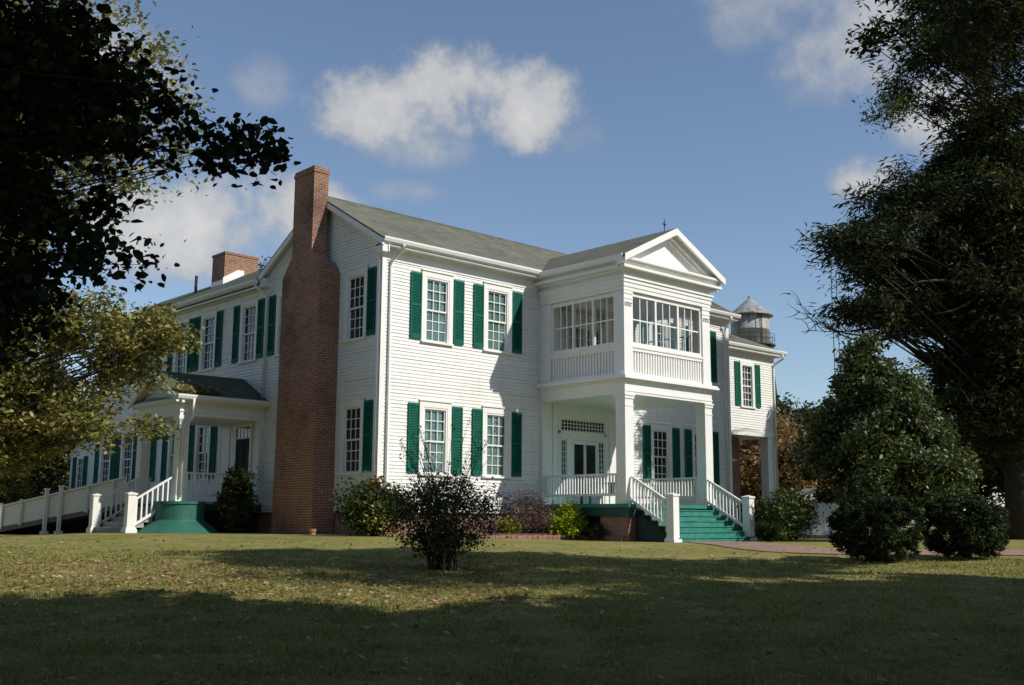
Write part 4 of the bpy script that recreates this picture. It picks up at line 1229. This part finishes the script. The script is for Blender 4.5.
make_tree('dogwood_tree', 'nearly black shaded broadleaf tree reaching in from the upper left', 'tree', L(-7.6, 8.7),
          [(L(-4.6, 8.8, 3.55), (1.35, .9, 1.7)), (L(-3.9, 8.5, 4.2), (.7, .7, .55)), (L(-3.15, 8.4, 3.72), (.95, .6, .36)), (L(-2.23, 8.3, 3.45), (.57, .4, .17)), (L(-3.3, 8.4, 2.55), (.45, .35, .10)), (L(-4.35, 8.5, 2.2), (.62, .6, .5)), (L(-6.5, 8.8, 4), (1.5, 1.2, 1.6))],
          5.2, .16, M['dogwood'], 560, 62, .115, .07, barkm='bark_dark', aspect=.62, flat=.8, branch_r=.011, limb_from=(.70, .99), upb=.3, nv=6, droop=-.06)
def cedar_cull(P):
    """leaves the cedar open where the sun comes through on to the magnolia"""
    d = P[:, :2] - CAM[:2]
    l = d @ RT2; t = d @ FW2
    k = (l - 12.9) / 1.085
    tt, zz = t + .469 * k, P[:, 2] - k * .849
    return sun_on_house(P) | ((k > 1.8) & (np.abs(tt - 38.4) < 3.0) & (zz > 1.0) & (zz < 9.0) & (rng.uniform(size=len(P)) < .93))
make_tree('magnolia_tree', 'cone shaped glossy dark magnolia standing behind the boxwoods', 'tree', L(13.0, 38.6),
          [(L(13.0, 38.6, 2.8), (2.6, 2.4, 2.2)), (L(13.0, 38.6, 4.5), (1.95, 1.9, 1.6)), (L(12.8, 38.6, 6.1), (1.0, .9, 1.1)), (L(14.5, 38, 2.4), (1.7, 1.4, 1.5)), (L(14.0, 38.3, 4.3), (1.2, 1.2, 1.2))],
          6.9, .2, M['magnolia'], 270, 330, .31, .145, barkm='bark_dark', aspect=.45, cull=sun_on_house, limb_from=(.06, 1.0), upb=.2, nv=6)
cb = np.array(L(20.6, 44))
cedar = make_tree('cedar_tree', 'huge dark cedar with drooping ragged boughs filling the right side', 'tree', cb,
          [(L(14.1, 41, 10.9), (2.5, 1.6, 1.2)), (L(12.4, 41, 11.2), (1.1, .8, .45)), (L(14.2, 41, 8.8), (1.7, 1.5, .8)), (L(17.6, 43, 9.6), (3.4, 3, 2.4)), (L(16.2, 42, 12.6), (2.6, 2, 2.0)), (L(21.5, 45, 13), (5, 4.5, 6.5)), (L(22.0, 44.5, 6.2), (4.8, 3.6, 3.9)), (L(18.5, 43, 5.5), (2.2, 2, 2.4)),
           (L(18.4, 44, 16.4), (2.6, 2.5, 2.6)), (L(17.2, 43.5, 18.6), (1.5, 1.5, 1.2)), (L(20.0, 44, 19.8), (3.9, 3, 2.8)), (L(21.5, 45, 24), (4.5, 4, 3.5)), (L(21, 43.5, 16.5), (3.2, 2.5, 2.4)), (L(19.6, 43.5, 13.2), (2.6, 2, 2)), (L(20.4, 42.2, 13.5), (3.4, 1.8, 3.0)), (L(20.0, 42.2, 18.5), (3.2, 1.8, 3.0)), (L(21.0, 42.2, 8.6), (3.4, 1.8, 2.8)), (L(22.5, 43, 22), (3, 2.5, 3)), (L(28, 45, 12), (4, 4, 6))],
          25, .40, M['cedar'], 1650, 240, .46, .24, barkm='bark_dark', aspect=.26, cull=cedar_cull, flat=.55, branch_r=.05, limb_from=(.16, .98), droop=.16, hang=.6)
mb = MB()
for k in range(3):
    pts = bez(L(15.6, 43, 8.0 + .25 * k) - cb, L(13.7, 43, 7.0 + .5 * k) - cb, L(11.4 + .35 * k, 43, 9.7 - .75 * k) - cb, 12)
    mb.tube(pts, [.065 * (1 - .085 * i) for i in range(12)], 5, cap=False)
    for j in range(3, 12):
        for q in range(2):
            e = pts[j] + np.array([-.5, .45, 0]) * rng.uniform(.2, 1.0) + np.array([0, 0, rng.uniform(-.5, .8)])
            mb.tube(bez(pts[j], (pts[j] + e) / 2 + rng.normal(size=3) * .12, e, 4), [.02, .015, .01, .005], 4, cap=False)
mb.build('dead_branch', M['bark'], cedar)
for (a, b, c, r_) in (((20.4, 43.6, 15.6), (17.6, 40.6, 12.8), (14.3, 40.2, 11.4), .15), ((20.4, 43.6, 9.0), (18.0, 40.8, 10.2), (15.4, 40.4, 9.6), .13), ((20.5, 43.6, 11.5), (18.2, 40.6, 8.6), (16.2, 40.4, 8.4), .11)):
    pts = bez(L(*a) - cb, L(*b) - cb, L(*c) - cb, 12)
    MB().tube(pts, [r_ * (1 - .07 * i) for i in range(12)], 7).build('limb', M['bark'], cedar, smooth=True)
Q = (L(15.9, 43, 17.6) - cb) + rng.normal(size=(700, 3)).clip(-1.8, 1.8) * np.array([.6, .6, .35])
leaf_mesh('crown', Q, .2, M['yew'], cedar, .34)  # lighter leaves painting a sunlit patch into the crown
make_tree('cedar_tree', 'cedar whose sparse near boughs hang into the top right corner', 'tree', L(12.5, 16.5),
          [(L(7.4, 16, 8.0), (1.6, 1.2, .75)), (L(6.1, 16, 8.05), (.8, .8, .5)), (L(9.5, 16.2, 9), (2.5, 2, 2)), (L(7.0, 16, 9.2), (2, 1.5, .8)), (L(12, 16.5, 11), (3, 3, 4))],
          14, .35, M['cedar'], 230, 110, .22, .12, barkm='bark_dark', aspect=.34, flat=.55, branch_r=.022, limb_from=(.3, .98), droop=.12)

# out-of-view trees: some cast the lawn shadows, others added to block skylight
def shade_cull(extra=0.0):
    def f(P):
        l, t = litground(P)
        bound = 16.6 + extra + 4.2 * sstep(-1.5, 6, l) + .7 * np.sin(l * .9) + .45 * np.sin(l * 2.3 + 1) + rng.normal(size=len(P)) * .35
        return (t > bound) | sun_on_house(P)
    return f
make_tree('unseen_shade_tree', 'broad leafy shade tree off to the right nearest the viewer', 'tree', L(14, 5),
          [(L(7, 6, 11.4), (8.5, 7.5, 2.2)), (L(10, 2, 12), (9, 6, 3)), (L(2, 5, 12.5), (6, 6, 1.6)), (L(-3, 7, 12.8), (6, 6, 1.7))],  # last two overhead lobes added to keep skylight off the foreground
          11, .5, M['shade_leaf'], 820, 85, .8, .45, cull=shade_cull(), aspect=.6, limb_from=(.6, .98))
make_tree('unseen_shade_tree', 'second leafy shade tree beyond the right edge of the lawn', 'tree', L(23, 9),
          [(L(21, 9, 11), (8, 6.5, 3)), (L(23, 14.5, 11.5), (6, 4.5, 3)), (L(20, 3, 11), (8, 5, 3))],
          11, .5, M['shade_leaf'], 600, 80, .85, .45, cull=shade_cull(), aspect=.6, limb_from=(.5, .98))
make_tree('unseen_shade_tree', 'unseen tree added behind the viewer to block skylight from the lawn', 'tree', L(-6, -7),  # added to dim the foreground by covering open sky
          [(L(-5, -5, 8), (8, 6, 3.5)), (L(-13, -1, 7), (5, 5, 3)), (L(3, -8, 8), (6, 5, 3.5))], 9, .4, M['shade_leaf'], 420, 70, .8, .45, cull=shade_cull(), aspect=.6, limb_from=(.4, .98))
make_tree('unseen_shade_tree', 'unseen tree added beyond the left edge to darken the foreground', 'tree', L(-13, 7),  # also added, closing off the sky on the left
          [(L(-13, 6, 7), (5, 5, 4)), (L(-12, 12, 7), (3.2, 3.5, 4)), (L(-15.5, 17, 6), (3.4, 4, 4))], 9, .4, M['shade_leaf'], 420, 70, .8, .45, cull=shade_cull(), aspect=.6, limb_from=(.3, .98))
def patch_cull(P):
    l, t = litground(P)
    return (t > 27.2 + .6 * np.sin(l * 1.7)) | sun_on_house(P)
make_tree('unseen_shade_tree', 'tall sparse shade tree between the near cedar and the huge cedar', 'tree', L(16.5, 18.5),
          [(L(13.2, 17.6, 15.0), (3.6, 2.2, 1.3)), (L(11.4, 18.2, 15.4), (1.8, 1.2, .7)), (L(16.5, 17.8, 14.5), (3.0, 1.6, 1.2)), (L(19.8, 16.8, 13.5), (3, 1.8, 1.4)), (L(17, 18.5, 17), (2.5, 2, 1.5))],
          16, .4, M['shade_leaf'], 170, 60, .5, .34, cull=patch_cull, aspect=.6, limb_from=(.6, .98))

# background trees
make_tree('rust_tree', 'rusty orange autumn tree seen through and beside the raised east wing', 'tree', L(14.6, 60),
          [(L(14.2, 60, 4.3), (3.0, 2.5, 2.2)), (L(16, 60, 3), (2.6, 2, 2.2)), (L(12.4, 60, 2.8), (2, 2, 1.8))], 6, .18, M['rust'], 170, 170, .45, .17, aspect=.6)
BG = [(18.2, 76, 4.6, 9.0, 'far_green', 'dark green tree directly behind the rusty tree'), (23, 72, 4.5, 8, 'far_green', 'green tree behind the magnolia'), (29.5, 74, 5, 9, 'cedar', 'dark conifer behind the huge cedar'), (36, 70, 5, 9.5, 'far_green', 'green tree past the huge cedar trunk'),
      (41, 86, 6, 12, 'far_green', 'far tree at the right edge'), (-27.5, 58, 3.6, 7.5, 'shade_leaf', 'dark trunked tree behind the low end of the ramp'), (-33.5, 66, 5.0, 11.5, 'far_green', 'tall green tree behind the far end of the wing'), (-40, 70, 6, 13, 'shade_leaf', 'tall dark tree far beyond the ramp at left'), (-28, 74, 4.5, 10, 'far_green', 'green tree just past the lean-to end of the house'),
      (-23.9, 49.5, 1.5, 3.6, 'gold', 'small pale green tree at the left edge beyond the ramp'), (-19.2, 82, 2.6, 20.6, 'far_green', 'tree top showing above the wing roof beside the ridge chimney'), (-47, 62, 5.5, 12, 'far_green', 'far tree outside the left edge')]
for (l_, t_, r_, h_, mk, lab) in BG:
    b = L(l_, t_)
    make_tree('tree', lab, 'tree', b, [(b + (0, 0, h_ * .62), (r_, r_, h_ * .37)), (b + (r_ * .4, -r_ * .2, h_ * .42), (r_ * .7, r_ * .7, h_ * .26))], h_ * .85, .04 * h_ ** .9 + .03, M[mk], 140, 150, r_ * .16, .05 * r_ + .05, aspect=.6, group='background trees round the house', barkm='bark')
# a far wood on every side
P = []
for i in range(900):
    a = rng.uniform(0, 2 * math.pi); d = rng.uniform(150, 210)
    hh = rng.uniform(6, 13)
    c = np.array([10 + d * math.cos(a), 5 + d * math.sin(a), 0])
    P.append(c + np.concatenate([rng.normal(size=(38, 2)) * 3.6, rng.uniform(0, hh, (38, 1))], 1))
P = np.concatenate(P); P[:, 2] += ground(P[:, 0], P[:, 1])
tag(leaf_mesh('far_wood', P, 1.7, M['far_green'], None, .7), 'far belt of woodland all round the grounds', kind='stuff')

# ------------------------------------------------------------------ water tower, mast, shed
wb = L(22.55, 100)
wt = thing('water_tower', 'rusty galvanised water tower with a conical roof above the east wing', 'water tower', wb)
MB().lathe((0, 0, 0), [(1.2, 16.3), (1.78, 17.0), (1.80, 17.02), (1.80, 18.4), (1.815, 18.41), (1.815, 18.46), (1.80, 18.47), (1.80, 19.95)], 40).build('tank', M['tank'], wt, smooth=True)
MB().lathe((0, 0, 0), [(1.75, 19.75), (2.2, 19.78), (2.2, 19.86), (1.1, 20.7), (.12, 21.55), (.1, 21.8)], 40).build('roof', M['tank'], wt)
MB().lathe((0, 0, 0), [(1.81, 16.9), (2.3, 16.9), (2.3, 17.0), (1.81, 17.0)], 40).build('catwalk', M['dark_metal'], wt)
mb = MB()
for zz in (17.5, 17.95): mb.tube([(2.25 * math.cos(a), 2.25 * math.sin(a), zz) for a in np.linspace(0, 2 * math.pi, 33)], .025, 4)
for a in np.linspace(0, 2 * math.pi, 13)[:-1]: mb.tube([(2.25 * math.cos(a), 2.25 * math.sin(a), 17), (2.25 * math.cos(a), 2.25 * math.sin(a), 17.95)], .022, 4)
mb.build('guard_rail', M['dark_metal'], wt)
mb = MB()
for s in (-.18, .18): mb.tube([(-.8 + s, -1.75, 16.9), (-.8 + s, -1.75, 19.9), (-.5 + s, -1.2, 20.7)], .03, 4)
for i in range(9): mb.tube([(-.98, -1.75, 17.2 + .33 * i), (-.62, -1.75, 17.2 + .33 * i)], .02, 4)
mb.build('ladder', M['dark_metal'], wt)
for a in (.35, .35 + math.pi / 2, .35 + math.pi, .35 + 3 * math.pi / 2):
    c, s = math.cos(a), math.sin(a)
    MB().tube([(1.75 * c, 1.75 * s, 16.95), (3.6 * c, 3.6 * s, -.5)], .15, 6).build('leg', M['dark_metal'], wt)
mb = MB()
for i in range(4):
    a, b = .35 + i * math.pi / 2, .35 + (i + 1) * math.pi / 2
    for z0, z1 in ((1, 6), (6, 11.5), (11.5, 16.6)):
        rr = lambda z: 3.6 + (1.75 - 3.6) * (z + .5) / 17.45
        p = lambda q, z: (rr(z) * math.cos(q), rr(z) * math.sin(q), z)
        mb.tube([p(a, z0), p(b, z1)], .03, 4).tube([p(b, z0), p(a, z1)], .03, 4).tube([p(a, z1), p(b, z1)], .06, 4)
mb.build('brace', M['dark_metal'], wt)
mbs = L(36.9, 120)
mst = thing('radio_mast', 'thin lattice mast showing between the boughs above the magnolia', 'mast', mbs)
mb = MB()
for a in (0, 2.094, 4.188): mb.tube([(.45 * math.cos(a), .45 * math.sin(a), -.5), (.35 * math.cos(a), .35 * math.sin(a), 29)], .05, 5)
for i in range(28):
    a, b = (i % 3) * 2.094, ((i + 1) % 3) * 2.094
    mb.tube([(.42 * math.cos(a), .42 * math.sin(a), i), (.42 * math.cos(b), .42 * math.sin(b), i + 1)], .03, 4)
mb.build('lattice', M['dark_metal'], mst)
sb = L(15.2, 55)
sh_t = thing('shed', 'small white garden shed behind the olive shrub beyond the path', 'shed', sb, -YAW)
MB().box(-1.05, 1.05, -.8, .8, -.2, 1.8).prism([(-1.05, -.8, 1.8), (1.05, -.8, 1.8), (0, -.8, 2.25)], (0, 1.6, 0)).build('wall', M['siding'], sh_t)
MB().prism([(-1.2, -.9, 1.74), (0, -.9, 2.28), (1.2, -.9, 1.74), (1.2, -.9, 1.80), (0, -.9, 2.34), (-1.2, -.9, 1.80)], (0, 1.8, 0)).build('roof', M['tank'], sh_t)
MB().box(-.4, .4, -.83, -.801, .0, 1.6).box(-.46, -.401, -.84, -.801, 0, 1.66).box(.401, .46, -.84, -.801, 0, 1.66).box(-.46, .46, -.84, -.801, 1.601, 1.66).build('door', M['trim'], sh_t)

# leaf drift on the side porch roof
n = 500
u = rng.normal(size=n) * .38 - 2.75; v = np.abs(rng.normal(size=n)) * .28
P = np.stack([u, e0 + .12 + v, zq + .07 + (v + .12) * (zqr - zq) / (yc - e0) + rng.uniform(0, .10, n)], 1)
tag(leaf_mesh('leaf_drift', P, .13, M['oak'], None, .6), 'drift of golden brown leaves caught on the side porch roof', 'leaves', kind='stuff')

# ------------------------------------------------------------------ grass and fallen leaves
def grass(n):
    t = 9.5 * (26 / 9.5) ** rng.uniform(size=n)
    l = rng.uniform(-.56, .56, n) * t
    x = CAM[0] + l * RT2[0] + t * FW2[0]; y = CAM[1] + l * RT2[1] + t * FW2[1]
    z = ground(x, y)
    tuft = np.sin(x * 2.3 + 1.7 * np.sin(y * 1.1)) * np.sin(y * 2.9 + 1.3 * np.sin(x * .9))
    h = rng.uniform(.015, .05, n) * (1 + .8 * tuft.clip(-.6, 1))
    a = rng.uniform(0, 6.283, n); wd = rng.uniform(.004, .009, n) * (t / 10) ** .8
    lean = rng.normal(size=(n, 2)) * .022
    V = np.empty((n, 3, 3), np.float32)
    V[:, 0] = np.stack([x - np.cos(a) * wd, y - np.sin(a) * wd, z - .005], 1)
    V[:, 1] = np.stack([x + np.cos(a) * wd, y + np.sin(a) * wd, z - .005], 1)
    V[:, 2] = np.stack([x + lean[:, 0], y + lean[:, 1], z + h], 1)
    me = bpy.data.meshes.new('grass')
    me.vertices.add(n * 3); me.vertices.foreach_set('co', V.ravel())
    me.loops.add(n * 3); me.loops.foreach_set('vertex_index', np.arange(n * 3, dtype=np.int32))
    me.polygons.add(n); me.polygons.foreach_set('loop_start', np.arange(0, n * 3, 3, dtype=np.int32))
    me.polygons.foreach_set('loop_total', np.full(n, 3, np.int32))
    me.update(calc_edges=True); me.materials.append(M['blade'])
    o = bpy.data.objects.new('grass', me); C.objects.link(o)
    tag(o, 'short mown grass blades of the lawn', kind='stuff')
grass(200000)
n = 8500
t = rng.uniform(9.5, 30, n); l = rng.uniform(-.52, .52, n) * t
k = (rng.uniform(size=n) < np.where((t > 14) & (t < 23) & (l < 0), 1, .45))
t, l = t[k], l[k]
t2 = rng.uniform(16.5, 22.5, 2600); l2 = rng.uniform(-.5, .02, 2600) * t2
t, l = np.concatenate([t, t2]), np.concatenate([l, l2])
x = CAM[0] + l * RT2[0] + t * FW2[0]; y = CAM[1] + l * RT2[1] + t * FW2[1]
kk = np.sin(x * .8 + 2 * np.sin(y * .35)) * np.sin(y * .7) > -.25
x, y = np.where(kk, x, x + rng.normal(size=len(x)) * .4), y
P = np.stack([x, y, ground(x, y) + .03], 1)
tag(leaf_mesh('fallen_leaves', P, .075, M['litter'], None, .65, upb=3.0), 'brown fallen leaves scattered over the lawn', kind='stuff')
